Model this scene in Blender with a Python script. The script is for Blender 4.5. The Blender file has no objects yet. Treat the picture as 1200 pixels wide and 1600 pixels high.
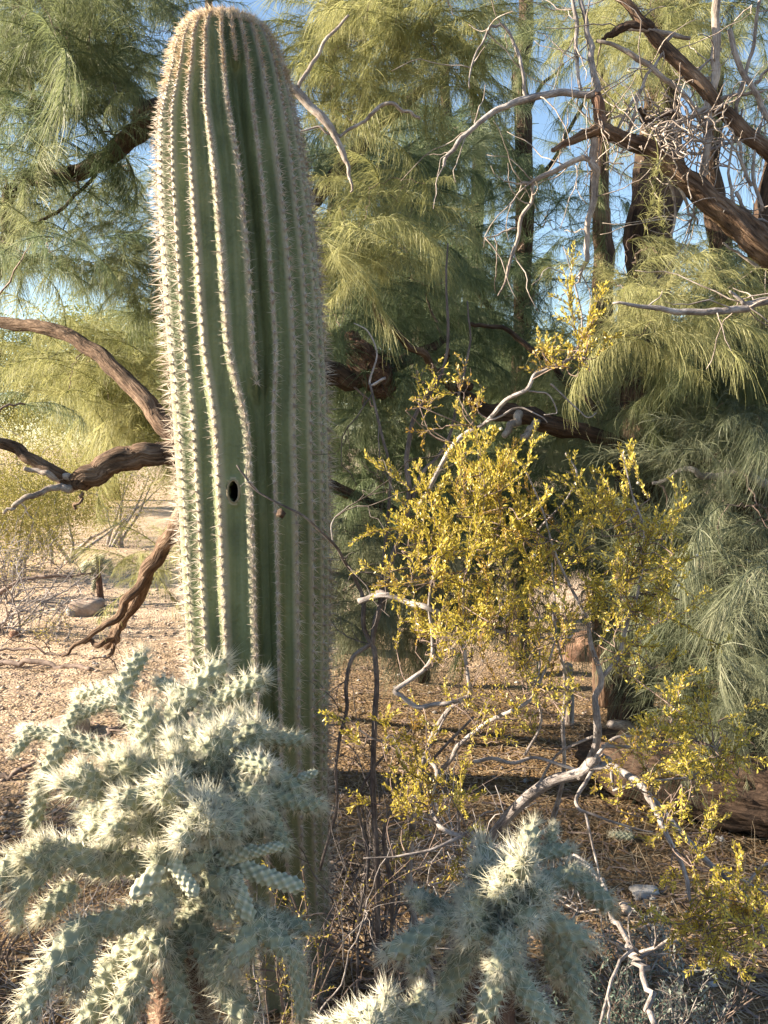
import bpy, math, random
import numpy as np
from mathutils import Vector, Matrix, Quaternion

rng = np.random.default_rng(7)
random.seed(7)
R = math.radians
scene = bpy.context.scene
COL = scene.collection

# ------------------------------------------------------------------ camera, sky, sun, exposure
PITCH = R(3.8)
F = 1500.0                      # focal length in pixels of the 1200x1600 photograph
EYE = 1.6
cam_d = bpy.data.cameras.new('camera')
cam = bpy.data.objects.new('camera', cam_d)
COL.objects.link(cam)
cam.location = (0, 0, EYE)
cam.rotation_euler = (R(90) - PITCH, 0, 0)
cam_d.sensor_fit = 'VERTICAL'
cam_d.sensor_height = 36
cam_d.lens = F / 1600 * 36
cam_d.clip_start = 0.05
cam_d.clip_end = 2000
scene.camera = cam

SUN_EL = R(21)
SUN_DIR = Vector((-0.998, 0.03, 0)).normalized() * math.cos(SUN_EL) + Vector((0, 0, math.sin(SUN_EL)))
world = bpy.data.worlds.new('World')
scene.world = world
world.use_nodes = True
wn = world.node_tree
bg = wn.nodes['Background']
sky = wn.nodes.new('ShaderNodeTexSky')
sky.sky_type = 'NISHITA'
sky.sun_disc = False
sky.sun_elevation = SUN_EL
sky.sun_rotation = math.atan2(SUN_DIR.x, SUN_DIR.y)
sky.air_density = 1.0
sky.dust_density = 0.3
sky.ozone_density = 1.6
wn.links.new(sky.outputs[0], bg.inputs[0])
bg.inputs[1].default_value = 0.066

sun_d = bpy.data.lights.new('sun', 'SUN')
sun = bpy.data.objects.new('sun', sun_d)
COL.objects.link(sun)
sun_d.energy = 5.0
sun_d.angle = R(0.55)
sun_d.color = (1.0, 0.85, 0.64)
sun.rotation_euler = SUN_DIR.to_track_quat('Z', 'Y').to_euler()

scene.view_settings.view_transform = 'Standard'
scene.view_settings.look = 'None'
scene.view_settings.gamma = 1.0
scene.view_settings.use_curve_mapping = False
scene.view_settings.exposure = 2.1

scene.render.engine = 'CYCLES'
scene.cycles.max_bounces = 8
scene.cycles.diffuse_bounces = 4
scene.cycles.transparent_max_bounces = 8

# ------------------------------------------------------------------ helpers
def P(px, py, Y):
    """The point of the place that stands Y metres ahead at a pixel of the photograph."""
    dx = (px - 600) / F
    dz = -(py - 800) / F
    d = np.array([dx, math.cos(PITCH) + dz * math.sin(PITCH), -math.sin(PITCH) + dz * math.cos(PITCH)])
    t = Y / d[1]
    return np.array([0, 0, EYE]) + d * t

def W(px, Y):
    return px * Y / F

def sm(a, b, x):
    t = np.clip((x - a) / (b - a), 0, 1)
    return t * t * (3 - 2 * t)

def catmull(pts, k=6):
    p = np.asarray(pts, float)
    if len(p) < 3:
        t = np.linspace(0, 1, k + 1)[:, None]
        return p[0] * (1 - t) + p[-1] * t
    q = np.vstack([2 * p[0] - p[1], p, 2 * p[-1] - p[-2]])
    out = []
    for i in range(1, len(q) - 2):
        t = (np.arange(k) / k)[:, None]
        a, b, c, d = q[i - 1], q[i], q[i + 1], q[i + 2]
        out.append(0.5 * (2 * b + (c - a) * t + (2 * a - 5 * b + 4 * c - d) * t ** 2 + (3 * b - a - 3 * c + d) * t ** 3))
    out.append(p[-1][None, :])
    return np.vstack(out)

class MB:
    """Collects shapes and links them as one mesh object."""
    def __init__(s):
        s.V = []; s.Q = []; s.T = []; s.n = 0; s.A = []; s.C = []; s.hasc = False
    def add(s, v, q=None, t=None, a=None, c=None):
        v = np.asarray(v, float)
        s.C.append(v if c is None else c)
        if c is not None: s.hasc = True
        s.V.append(v)
        if q is not None and len(q): s.Q.append(np.asarray(q, np.int64) + s.n)
        if t is not None and len(t): s.T.append(np.asarray(t, np.int64) + s.n)
        s.A.append(np.zeros(len(v)) if a is None else np.asarray(a, float))
        s.n += len(v)
    def tube(s, pts, rad, n=6, rough=0.0, ridges=0.0, a=None, seed=None, cap=True):
        p = np.asarray(pts, float); m = len(p)
        r = np.interp(np.linspace(0, 1, m), np.linspace(0, 1, len(rad)), rad) if len(rad) != m else np.asarray(rad, float)
        tan = np.gradient(p, axis=0)
        tan /= np.linalg.norm(tan, axis=1, keepdims=True) + 1e-12
        u = np.cross(tan[0], [0.13, 0.31, 0.94])
        if np.linalg.norm(u) < 1e-3: u = np.cross(tan[0], [1, 0, 0])
        u /= np.linalg.norm(u)
        U = np.empty((m, 3)); U[0] = u
        for i in range(1, m):
            w = U[i - 1] - tan[i] * np.dot(U[i - 1], tan[i])
            U[i] = w / (np.linalg.norm(w) + 1e-12)
        Bn = np.cross(tan, U)
        th = np.arange(n) / n * 2 * np.pi
        rr = np.repeat(r[:, None], n, 1)
        g = rng if seed is None else np.random.default_rng(seed)
        if rough:
            nz = g.normal(0, 1, (m, n))
            nz = (nz + np.roll(nz, 1, 0) + np.roll(nz, -1, 0)) / 1.7
            rr = rr * (1 + rough * nz)
        if ridges:
            ph = np.cumsum(g.normal(0, .035, m))[:, None]
            k = max(4, n // 4)
            rr = rr * (1 + ridges * (np.sin(k * th[None] + ph) + .6 * np.sin((k + 2) * th[None] - 2 * ph + 1)))
        v = p[:, None] + rr[..., None] * (np.cos(th)[None, :, None] * U[:, None] + np.sin(th)[None, :, None] * Bn[:, None])
        v = v.reshape(-1, 3)
        arc = np.concatenate([[0], np.cumsum(np.linalg.norm(np.diff(p, axis=0), axis=1))]) + rng.random() * 9
        tc = np.stack([rr * np.cos(th)[None], rr * np.sin(th)[None], np.repeat(arc[:, None] * .16, n, 1)], -1).reshape(-1, 3)
        i, j = np.meshgrid(np.arange(m - 1), np.arange(n), indexing='ij')
        j2 = (j + 1) % n
        q = np.stack([i * n + j, i * n + j2, (i + 1) * n + j2, (i + 1) * n + j], -1).reshape(-1, 4)
        t = None
        if cap:
            e = p[-1] + tan[-1] * r[-1] * .6
            b = p[0] - tan[0] * r[0] * .3
            k0 = len(v); v = np.vstack([v, e[None], b[None]]); tc = np.vstack([tc, [[0, 0, arc[-1] * .16]], [[0, 0, arc[0] * .16]]])
            jj = np.arange(n); j3 = (jj + 1) % n
            t = np.vstack([np.stack([(m - 1) * n + jj, (m - 1) * n + j3, np.full(n, k0)], -1),
                           np.stack([j3, jj, np.full(n, k0 + 1)], -1)])
        s.add(v, q, t, None if a is None else np.full(len(v), a), tc)
    def build(s, name, mat, parent=None, smooth=True, attr=None):
        me = bpy.data.meshes.new(name)
        V = np.vstack(s.V) if s.V else np.zeros((0, 3))
        Q = np.vstack(s.Q) if s.Q else np.zeros((0, 4), int)
        T = np.vstack(s.T) if s.T else np.zeros((0, 3), int)
        me.vertices.add(len(V)); me.vertices.foreach_set('co', V.astype(np.float32).ravel())
        nl = len(Q) * 4 + len(T) * 3
        me.loops.add(nl); me.polygons.add(len(Q) + len(T))
        me.loops.foreach_set('vertex_index', np.concatenate([Q.ravel(), T.ravel()]).astype(np.int32))
        st = np.concatenate([np.arange(len(Q)) * 4, len(Q) * 4 + np.arange(len(T)) * 3]).astype(np.int32)
        me.polygons.foreach_set('loop_start', st)
        me.polygons.foreach_set('loop_total', np.concatenate([np.full(len(Q), 4), np.full(len(T), 3)]).astype(np.int32))
        me.update(calc_edges=True)
        if smooth: me.polygons.foreach_set('use_smooth', np.ones(len(me.polygons), bool))
        if attr:
            at = me.attributes.new(attr, 'FLOAT', 'POINT')
            at.data.foreach_set('value', np.concatenate(s.A).astype(np.float32))
        if s.hasc:
            at = me.attributes.new('tc', 'FLOAT_VECTOR', 'POINT')
            at.data.foreach_set('vector', np.vstack(s.C).astype(np.float32).ravel())
        me.materials.append(mat)
        return obj(name, me, parent)

def obj(name, me, parent=None):
    o = bpy.data.objects.new(name, me); COL.objects.link(o)
    if parent is not None:
        o.parent = parent
        if not o.get('_l'): o.matrix_parent_inverse = Matrix.Translation(-parent.location)
    return o

def tag(o, label=None, cat=None, group=None, kind=None):
    if label: o['label'] = label
    if cat: o['category'] = cat
    if group: o['group'] = group
    if kind: o['kind'] = kind
    return o

def thing(name, label, cat, loc, group=None):
    o = bpy.data.objects.new(name, None); COL.objects.link(o)
    o.location = tuple(float(c) for c in loc); o.empty_display_size = .1
    return tag(o, label, cat, group)

def cones(mb, B, D, L, r, a=None):
    """thin three-sided spines"""
    B = np.asarray(B); D = np.asarray(D); n = len(B)
    L = np.broadcast_to(L, n); r = np.broadcast_to(r, n)
    D = D / (np.linalg.norm(D, axis=1, keepdims=True) + 1e-12)
    u = np.cross(D, rng.normal(0, 1, (n, 3))); u /= np.linalg.norm(u, axis=1, keepdims=True) + 1e-12
    w = np.cross(D, u)
    v = np.empty((n, 4, 3))
    for k in range(3):
        c, s_ = math.cos(k * 2.0944), math.sin(k * 2.0944)
        v[:, k] = B + r[:, None] * (c * u + s_ * w)
    v[:, 3] = B + D * L[:, None]
    i = np.arange(n)[:, None] * 4
    t = np.concatenate([i + np.array([[0, 1, 3]]), i + np.array([[1, 2, 3]]), i + np.array([[2, 0, 3]])])
    mb.add(v.reshape(-1, 3), None, t, None if a is None else np.repeat(a, 4))

def ribbons(mb, pts, wid, tipw=.35):
    """pts (n,m,3): flat drooping strands"""
    n, m, _ = pts.shape
    tan = np.gradient(pts, axis=1)
    side = np.cross(tan, rng.normal(0, 1, (n, 1, 3)))
    side /= np.linalg.norm(side, axis=2, keepdims=True) + 1e-9
    w = np.broadcast_to(wid, n)[:, None, None] * np.linspace(1, tipw, m)[None, :, None] * .5
    v = np.stack([pts - side * w, pts + side * w], 2).reshape(-1, 3)
    i = np.arange(n)[:, None] * (2 * m); k = np.arange(m - 1)[None] * 2
    b = (i + k).ravel()
    mb.add(v, np.stack([b, b + 1, b + 3, b + 2], -1))

def leaves(mb, B, D, L, w=.36):
    B = np.asarray(B); D = np.asarray(D); n = len(B)
    D = D / (np.linalg.norm(D, axis=1, keepdims=True) + 1e-12)
    L = np.broadcast_to(L, n)[:, None]
    u = np.cross(D, rng.normal(0, 1, (n, 3))); u /= np.linalg.norm(u, axis=1, keepdims=True) + 1e-12
    nn = np.cross(D, u)
    v = np.stack([B, B + D * L * .55 + u * L * w * .5 + nn * L * .08, B + D * L, B + D * L * .55 - u * L * w * .5 + nn * L * .08], 1)
    i = np.arange(n)[:, None] * 4
    mb.add(v.reshape(-1, 3), None, np.concatenate([i + np.array([[0, 1, 2]]), i + np.array([[0, 2, 3]])]))

def wob(n, a):
    w = rng.normal(0, a, (n + 4, 3)); w = (w[:-4] + 2 * w[1:-3] + 3 * w[2:-2] + 2 * w[3:-1] + w[4:]) / 4.36
    return w

def vnoise(x, y, s, seed=0):
    """smooth value noise"""
    g = np.random.default_rng(seed).random((256, 256))
    x = np.asarray(x) / s + 1000.3; y = np.asarray(y) / s + 1000.7
    xi = np.floor(x).astype(int); yi = np.floor(y).astype(int)
    fx = x - xi; fy = y - yi; fx = fx * fx * (3 - 2 * fx); fy = fy * fy * (3 - 2 * fy)
    a = g[xi % 256, yi % 256]; b = g[(xi + 1) % 256, yi % 256]; c = g[xi % 256, (yi + 1) % 256]; d = g[(xi + 1) % 256, (yi + 1) % 256]
    return a * (1 - fx) * (1 - fy) + b * fx * (1 - fy) + c * (1 - fx) * fy + d * fx * fy

def GH(x, y):
    x = np.asarray(x, float); y = np.asarray(y, float)
    h = .16 * (vnoise(x, y, 3.1, 1) - .5) + .06 * (vnoise(x, y, .9, 2) - .5) + .025 * (vnoise(x, y, .3, 3) - .5)
    h = h * sm(0, 1, np.abs(y) / 2 + .3)
    h += .9 * sm(9, 60, np.hypot(x, y))             # the flat rises gently away from the viewer
    h += .012 * (vnoise(x, y, .1, 4) - .5)
    return h - .03

# ------------------------------------------------------------------ materials
def mat(name, build):
    m = bpy.data.materials.new(name); m.use_nodes = True
    nt = m.node_tree; nt.nodes.clear()
    out = nt.nodes.new('ShaderNodeOutputMaterial')
    build(nt, out)
    return m

class N:
    def __init__(s, nt): s.nt = nt
    def new(s, t, **kw):
        n = s.nt.nodes.new(t)
        for k, v in kw.items():
            if k.startswith('i_'): n.inputs[k[2:].replace('_', ' ')].default_value = v
            else: setattr(n, k, v)
        return n
    def link(s, a, b): s.nt.links.new(a, b)
    def coord(s, kind='Object', scale=(1, 1, 1)):
        t = s.new('ShaderNodeTexCoord'); m = s.new('ShaderNodeMapping'); m.inputs['Scale'].default_value = scale
        s.link(t.outputs[kind], m.inputs[0]); return m.outputs[0]
    def noise(s, vec, scale, detail=4, rough=.55):
        n = s.new('ShaderNodeTexNoise'); n.inputs['Scale'].default_value = scale
        n.inputs['Detail'].default_value = detail; n.inputs['Roughness'].default_value = rough
        s.link(vec, n.inputs['Vector']); return n.outputs['Fac']
    def voro(s, vec, scale, feature='F1'):
        n = s.new('ShaderNodeTexVoronoi'); n.feature = feature; n.inputs['Scale'].default_value = scale
        s.link(vec, n.inputs['Vector']); return n
    def ramp(s, fac, stops):
        n = s.new('ShaderNodeValToRGB'); cr = n.color_ramp
        while len(cr.elements) < len(stops): cr.elements.new(.5)
        for e, (p, c) in zip(cr.elements, stops):
            e.position = p; e.color = (*c, 1) if len(c) == 3 else c
        s.link(fac, n.inputs[0]); return n.outputs[0]
    def mix(s, f, a, b):
        n = s.new('ShaderNodeMix'); n.data_type = 'RGBA'
        if isinstance(f, (int, float)): n.inputs[0].default_value = f
        else: s.link(f, n.inputs[0])
        for x, k in ((a, 6), (b, 7)):
            if isinstance(x, tuple): n.inputs[k].default_value = (*x, 1)
            else: s.link(x, n.inputs[k])
        return n.outputs[2]
    def bump(s, h, strength, dist=.01, normal=None):
        n = s.new('ShaderNodeBump'); n.inputs['Strength'].default_value = strength; n.inputs['Distance'].default_value = dist
        s.link(h, n.inputs['Height'])
        if normal: s.link(normal, n.inputs['Normal'])
        return n.outputs[0]
    def math(s, op, a, b=0.0):
        n = s.new('ShaderNodeMath'); n.operation = op
        for x, k in ((a, 0), (b, 1)):
            if isinstance(x, (int, float)): n.inputs[k].default_value = x
            else: s.link(x, n.inputs[k])
        return n.outputs[0]
    def bsdf(s, out, col, rough=.8, bump=None, spec=.3, sheen=0.0):
        n = s.new('ShaderNodeBsdfPrincipled'); n.inputs['Roughness'].default_value = rough
        n.inputs['Specular IOR Level'].default_value = spec
        if sheen: n.inputs['Sheen Weight'].default_value = sheen
        if isinstance(col, tuple): n.inputs['Base Color'].default_value = (*col, 1)
        else: s.link(col, n.inputs['Base Color'])
        if bump: s.link(bump, n.inputs['Normal'])
        if out: s.link(n.outputs[0], out.inputs[0])
        return n.outputs[0]

def leafmat(name, c1, c2, c3, trans=.45, scale=2.0, rough=.5, spec=.4):
    """thin leaves: diffuse, some light through, a soft gloss; the colour drifts from clump to clump"""
    def b(nt, out):
        n = N(nt)
        g = n.new('ShaderNodeNewGeometry')
        f = n.noise(g.outputs['Position'], scale, 3, .6)
        f2 = n.noise(g.outputs['Position'], scale * 18, 2, .6)
        f = n.math('ADD', n.math('MULTIPLY', f, .65), n.math('MULTIPLY', f2, .35))
        c = n.ramp(f, [(.34, c1), (.5, c2), (.66, c3)])
        p = n.bsdf(None, c, rough, spec=spec)
        t = n.new('ShaderNodeBsdfTranslucent'); n.link(c, t.inputs[0])
        m = n.new('ShaderNodeMixShader'); m.inputs[0].default_value = trans
        n.link(p, m.inputs[1]); n.link(t.outputs[0], m.inputs[2]); n.link(m.outputs[0], out.inputs[0])
    return mat(name, b)

def barkmat(name, dark, mid, light, scale=1.0, bump=.9):
    def b(nt, out):
        n = N(nt); v = n.new('ShaderNodeAttribute', attribute_name='tc').outputs['Vector']; ob = n.coord('Object')
        f = n.noise(v, 60 * scale, 6, .65); g = n.voro(v, 45 * scale, 'DISTANCE_TO_EDGE').outputs['Distance']
        big = n.noise(ob, 6 * scale, 3, .5)
        h = n.math('ADD', f, n.math('MULTIPLY', g, .8))
        c = n.ramp(n.math('ADD', n.math('MULTIPLY', f, .6), n.math('MULTIPLY', big, .4)), [(.36, dark), (.5, mid), (.66, light)])
        n.bsdf(out, c, .9, n.bump(h, bump, .02))
    return mat(name, b)

def woodmat(name, a, b_, c_, scale=1.0):
    def b(nt, out):
        n = N(nt); ob = n.coord('Object'); v = n.new('ShaderNodeAttribute', attribute_name='tc').outputs['Vector']
        f = n.noise(ob, 14 * scale, 5, .6); s2 = n.noise(v, 260 * scale, 4, .65)
        c = n.ramp(n.math('ADD', n.math('MULTIPLY', f, .55), n.math('MULTIPLY', s2, .45)), [(.38, a), (.5, b_), (.62, c_)])
        n.bsdf(out, c, .8, n.bump(s2, .9, .004), spec=.35)
    return mat(name, b)

def m_ground(nt, out):
    n = N(nt); g = n.new('ShaderNodeNewGeometry').outputs['Position']
    big = n.noise(g, .55, 4, .6); mid = n.noise(g, 5, 5, .6); fine = n.noise(g, 60, 5, .7)
    base = n.ramp(mid, [(.3, (.40, .30, .215)), (.5, (.55, .43, .325)), (.7, (.67, .55, .43))])
    litter = n.ramp(fine, [(.35, (.055, .034, .019)), (.5, (.16, .105, .055)), (.65, (.36, .25, .135))])
    sep = n.new('ShaderNodeSeparateXYZ'); n.link(g, sep.inputs[0])
    # needle litter lies under the trees, right of and behind the saguaro
    a = n.new('ShaderNodeMapRange'); a.inputs[1].default_value = -2.2; a.inputs[2].default_value = -.2; n.link(sep.outputs[0], a.inputs[0])
    far = n.new('ShaderNodeMapRange'); far.inputs[1].default_value = 9.5; far.inputs[2].default_value = 6; n.link(sep.outputs[1], far.inputs[0])
    near = n.new('ShaderNodeMapRange'); near.inputs[1].default_value = 5.2; near.inputs[2].default_value = 4.0; n.link(sep.outputs[1], near.inputs[0])
    f = n.math('MAXIMUM', n.math('MULTIPLY', a.outputs[0], far.outputs[0]), near.outputs[0])
    f = n.math('MULTIPLY', f, n.math('ADD', .55, n.math('MULTIPLY', big, .8)))
    fc = n.new('ShaderNodeClamp'); n.link(f, fc.inputs[0])
    c = n.mix(fc.outputs[0], base, litter)
    v = n.voro(g, 55); peb = n.ramp(v.outputs['Color'], [(0, (.55, .5, .45)), (1, (1.15, 1.1, 1.05))])
    mm = n.new('ShaderNodeMix'); mm.data_type = 'RGBA'; mm.blend_type = 'MULTIPLY'; mm.inputs[0].default_value = .6
    n.link(c, mm.inputs[6]); n.link(peb, mm.inputs[7])
    h = n.math('ADD', n.math('MULTIPLY', fine, 1.0), n.math('MULTIPLY', v.outputs['Distance'], -1.2))
    n.bsdf(out, mm.outputs[2], .95, n.bump(h, .8, .02), spec=.1)
M_GROUND = mat('sand', m_ground)

M_BARK = barkmat('tree_bark', (.035, .022, .015), (.13, .08, .055), (.30, .20, .14), 1)
M_BARK_D = barkmat('dark_bark', (.02, .013, .010), (.07, .045, .032), (.17, .11, .075), 1)
M_LIMB = barkmat('limb_bark', (.035, .021, .014), (.155, .098, .065), (.35, .25, .18), 1.3, 1.0)
M_DEAD = woodmat('bleached_wood', (.13, .10, .085), (.30, .25, .22), (.52, .46, .41))
M_TWIG = woodmat('brown_twig', (.08, .055, .045), (.18, .13, .11), (.30, .23, .19))
M_STEM = woodmat('grey_stem', (.11, .095, .09), (.27, .24, .235), (.50, .46, .44), 1.4)
M_DARKSTEM = woodmat('dark_stem', (.045, .035, .035), (.11, .09, .085), (.22, .19, .175), 1.2)
M_NEEDLE = leafmat('pale_green_strands', (.12, .15, .065), (.22, .25, .12), (.36, .37, .20), .48, 1.6)
M_NEEDLE_Y = leafmat('yellow_green_strands', (.20, .215, .075), (.35, .35, .15), (.53, .51, .27), .5, 2.0)
M_NEEDLE_B = leafmat('blue_green_strands', (.085, .125, .06), (.16, .21, .11), (.28, .31, .18), .46, 1.6)
M_NEEDLE_G = leafmat('grey_green_strands', (.10, .125, .07), (.19, .21, .13), (.31, .31, .20), .42, 1.8)
M_FAR = leafmat('far_leaves', (.14, .17, .05), (.25, .26, .08), (.38, .35, .12), .4, .6)
M_CREO = leafmat('creosote_leaves', (.27, .21, .03), (.52, .43, .065), (.74, .62, .17), .42, 9, .35, .5)
M_CREO_R = leafmat('dry_creosote_leaves', (.25, .14, .03), (.40, .27, .05), (.50, .40, .08), .35, 9, .4, .4)
M_CREO_F = leafmat('far_creosote_leaves', (.17, .16, .04), (.30, .27, .07), (.44, .39, .13), .35, 3, .5, .3)
M_DRY = leafmat('dry_grass', (.20, .14, .08), (.36, .27, .17), (.55, .45, .32), .25, 9)
M_GREY_LEAF = leafmat('grey_leaves', (.14, .17, .14), (.25, .28, .24), (.42, .44, .38), .25, 12)

def m_saguaro(nt, out):
    n = N(nt); v = n.coord('Object')
    at = n.new('ShaderNodeAttribute'); at.attribute_name = 'crest'
    f = n.noise(v, 7, 5, .6); f2 = n.noise(v, 90, 4, .6)
    st = n.noise(n.coord('Object', (30, 30, 1.2)), 2, 3, .5)
    skin = n.ramp(n.math('ADD', n.math('MULTIPLY', f, .6), n.math('MULTIPLY', st, .4)), [(.36, (.078, .100, .042)), (.5, (.135, .165, .070)), (.64, (.21, .235, .115))])
    c = n.mix(n.math('MULTIPLY', f2, .25), skin, (.26, .28, .20))
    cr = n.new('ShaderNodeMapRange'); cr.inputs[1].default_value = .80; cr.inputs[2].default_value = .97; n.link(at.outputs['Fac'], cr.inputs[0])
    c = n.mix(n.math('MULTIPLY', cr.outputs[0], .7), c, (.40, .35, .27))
    pt = n.voro(n.coord('Object', (9, 9, 5)), 2.2).outputs['Distance']; spk = n.new('ShaderNodeMapRange'); spk.inputs[1].default_value = .13; spk.inputs[2].default_value = .05; n.link(n.math('ADD', pt, n.math('MULTIPLY', f2, .09)), spk.inputs[0])
    c = n.mix(n.math('MULTIPLY', spk.outputs[0], .7), c, (.24, .20, .14))
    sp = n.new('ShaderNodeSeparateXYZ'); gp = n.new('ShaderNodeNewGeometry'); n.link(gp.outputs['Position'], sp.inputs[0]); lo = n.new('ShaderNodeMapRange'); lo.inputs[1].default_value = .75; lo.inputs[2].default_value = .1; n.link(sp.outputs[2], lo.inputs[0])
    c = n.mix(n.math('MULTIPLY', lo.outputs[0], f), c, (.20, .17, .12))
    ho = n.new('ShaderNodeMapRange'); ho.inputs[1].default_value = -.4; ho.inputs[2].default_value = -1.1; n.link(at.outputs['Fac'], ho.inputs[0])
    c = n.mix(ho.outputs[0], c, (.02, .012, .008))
    n.bsdf(out, c, .55, n.bump(n.math('ADD', n.math('MULTIPLY', f2, 1.5), f), .6, .005), spec=.35)
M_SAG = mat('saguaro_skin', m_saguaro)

def spinemat(name, a, b_, c_, trans=.3, sc=14):
    def b(nt, out):
        n = N(nt); g = n.new('ShaderNodeNewGeometry').outputs['Position']
        c = n.ramp(n.noise(g, sc, 3, .7), [(.35, a), (.5, b_), (.65, c_)])
        p = n.bsdf(None, c, .45, spec=.5)
        t = n.new('ShaderNodeBsdfTranslucent'); n.link(c, t.inputs[0])
        m = n.new('ShaderNodeMixShader'); m.inputs[0].default_value = trans
        n.link(p, m.inputs[1]); n.link(t.outputs[0], m.inputs[2]); n.link(m.outputs[0], out.inputs[0])
    return mat(name, b)
M_SPINE = spinemat('saguaro_spines', (.36, .28, .22), (.60, .51, .43), (.78, .71, .62), .28, 30)
M_SPINE_TOP = spinemat('young_spines', (.50, .36, .22), (.70, .56, .40), (.80, .72, .58), .4, 30)
M_WOOL = spinemat('areole_felt', (.22, .18, .16), (.36, .31, .28), (.5, .45, .4), .1, 40)
M_CSPINE = spinemat('cholla_spines', (.64, .62, .48), (.80, .77, .63), (.90, .88, .77), .42, 8)
M_CSPINE_D = spinemat('old_cholla_spines', (.30, .22, .15), (.45, .36, .26), (.62, .54, .42), .3, 8)

def m_cholla(nt, out):
    n = N(nt); v = n.coord('Object'); g = n.new('ShaderNodeNewGeometry').outputs['Position']
    at = n.new('ShaderNodeAttribute'); at.attribute_name = 'knob'
    f = n.noise(g, 9, 4, .6)
    base = n.ramp(f, [(.35, (.155, .17, .115)), (.5, (.22, .235, .16)), (.65, (.31, .31, .21))])
    c = n.mix(n.math('MULTIPLY', at.outputs['Fac'], .35), base, (.46, .48, .36))
    n.bsdf(out, c, .6, n.bump(n.noise(v, 300, 3), .2, .002), spec=.3)
M_CHOLLA = mat('cholla_skin', m_cholla)
def m_cholla_b(nt, out):
    n = N(nt); g = n.new('ShaderNodeNewGeometry').outputs['Position']
    at = n.new('ShaderNodeAttribute'); at.attribute_name = 'knob'
    base = n.ramp(n.noise(g, 30, 4, .6), [(.35, (.20, .22, .15)), (.65, (.34, .35, .25))])
    c = n.mix(n.math('MULTIPLY', at.outputs['Fac'], .7), base, (.62, .60, .50))
    n.bsdf(out, c, .65, spec=.3)
M_CHOLLA_B = mat('bare_cholla_skin', m_cholla_b)
M_RUST = barkmat('cholla_trunk', (.05, .028, .02), (.15, .085, .06), (.27, .18, .13), 1.5)
def m_rock(c0, c1, nm):
    def b(nt, out):
        n = N(nt); v = n.coord('Object')
        f = n.noise(v, 9, 6, .65)
        n.bsdf(out, n.ramp(f, [(.35, c0), (.65, c1)]), .9, n.bump(n.noise(v, 40, 5, .7), .7, .01), spec=.2)
    return mat(nm, b)
M_ROCK = m_rock((.22, .16, .13), (.46, .38, .32), 'rock')
M_ROCK_R = m_rock((.17, .095, .065), (.34, .22, .16), 'red_rock')
M_ROCK_G = m_rock((.20, .19, .19), (.42, .41, .40), 'grey_rock')
M_PAD = m_rock((.06, .11, .075), (.11, .17, .11), 'prickly_pear_skin')

# ------------------------------------------------------------------ ground
def axis(lo, hi, fine, far):
    a = [0.0]; s = fine
    x = 0.0
    while x < far:
        s = fine if x < hi else s * 1.13
        x += s; a.append(x)
    b = [-t for t in a if t > 0 and t < far]
    return np.array(sorted(b + a))
gx = axis(-6, 5.5, .055, 500)
gy = np.array([-40, -20, -10, -5, -2.5] + list(np.arange(-1, 11, .06)))
s = .06; y = gy[-1]
ext = []
while y < 700: s *= 1.07; y += s; ext.append(y)
gy = np.concatenate([gy, ext])
X, Y = np.meshgrid(gx, gy, indexing='ij')
Z = GH(X, Y)
mb = MB()
V = np.stack([X, Y, Z], -1).reshape(-1, 3)
i, j = np.meshgrid(np.arange(len(gx) - 1), np.arange(len(gy) - 1), indexing='ij'); nyy = len(gy)
mb.add(V, np.stack([i * nyy + j, (i + 1) * nyy + j, (i + 1) * nyy + j + 1, i * nyy + j + 1], -1).reshape(-1, 4))
tag(mb.build('ground', M_GROUND), kind='structure')

# ------------------------------------------------------------------ saguaro
SY = 2.8
SAG = thing('saguaro_cactus', 'tall ribbed green saguaro with a small dark nest hole', 'saguaro', (P(450, 1600, SY)[0], SY, 0))
SIL = [(33, 352, 5), (34.3, 352, 26), (37, 352, 42), (43, 352, 55), (58, 353, 69), (84, 354, 81), (125, 357, 91), (160, 357, 99), (200, 358, 108),
       (250, 362, 113), (300, 366, 117), (400, 375, 121), (500, 382, 122), (600, 389, 121), (700, 394, 120), (800, 398, 118), (900, 401, 116),
       (1000, 404, 113), (1200, 412, 103), (1300, 420, 96), (1400, 432, 85), (1560, 448, 73), (1640, 452, 76)]
SIL = np.array(SIL, float)
lev = np.concatenate([[33, 33.5, 34.3, 35.4, 37, 39, 41.5, 44, 46, 48], np.arange(50, 735, 7), np.arange(735, 795, 2.5), np.arange(795, 1645, 9)])
def sag_ring(yp):
    xc = np.interp(yp, SIL[:, 0], SIL[:, 1]); hw = np.interp(yp, SIL[:, 0], SIL[:, 2])
    c = P(xc, yp, SY)
    return c, hw * SY / F * .99
# rib angles (degrees from the side facing the viewer, + = right) at heights of the picture
BASEANG = {'low': [-100, -82, -56, -37, -17.5, 6, 14, 18, 22.5, 39, 55, 70, 88], 'up': [-101, -83, -59, -41, -22.5, -4.5, 13, 20, 28, 43, 57, 72, 89],
           'top': [-100, -78, -56, -41, -27, -13, 4, 16, 27, 42, 60, 76, 91]}
BACK = list(np.linspace(105, 243, 9))
def rib_state(yp):
    k = sm(690, 540, yp); k2 = sm(330, 70, yp)
    a = np.array(BASEANG['low']) * (1 - k) + np.array(BASEANG['up']) * k
    a = a * (1 - k2) + np.array(BASEANG['top']) * k2
    am = np.ones(len(a))
    am[6] = sm(650, 590, yp)          # a rib that begins half way up
    # second inserted rib near the crown sits between ribs 6 and 7
    a = np.concatenate([a, BACK]); am = np.concatenate([am, np.ones(len(BACK))])
    am[7] = sm(150, 112, yp)
    return a, am
KS = 14
verts = []; crest = []
RIBPTS = {}
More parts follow.
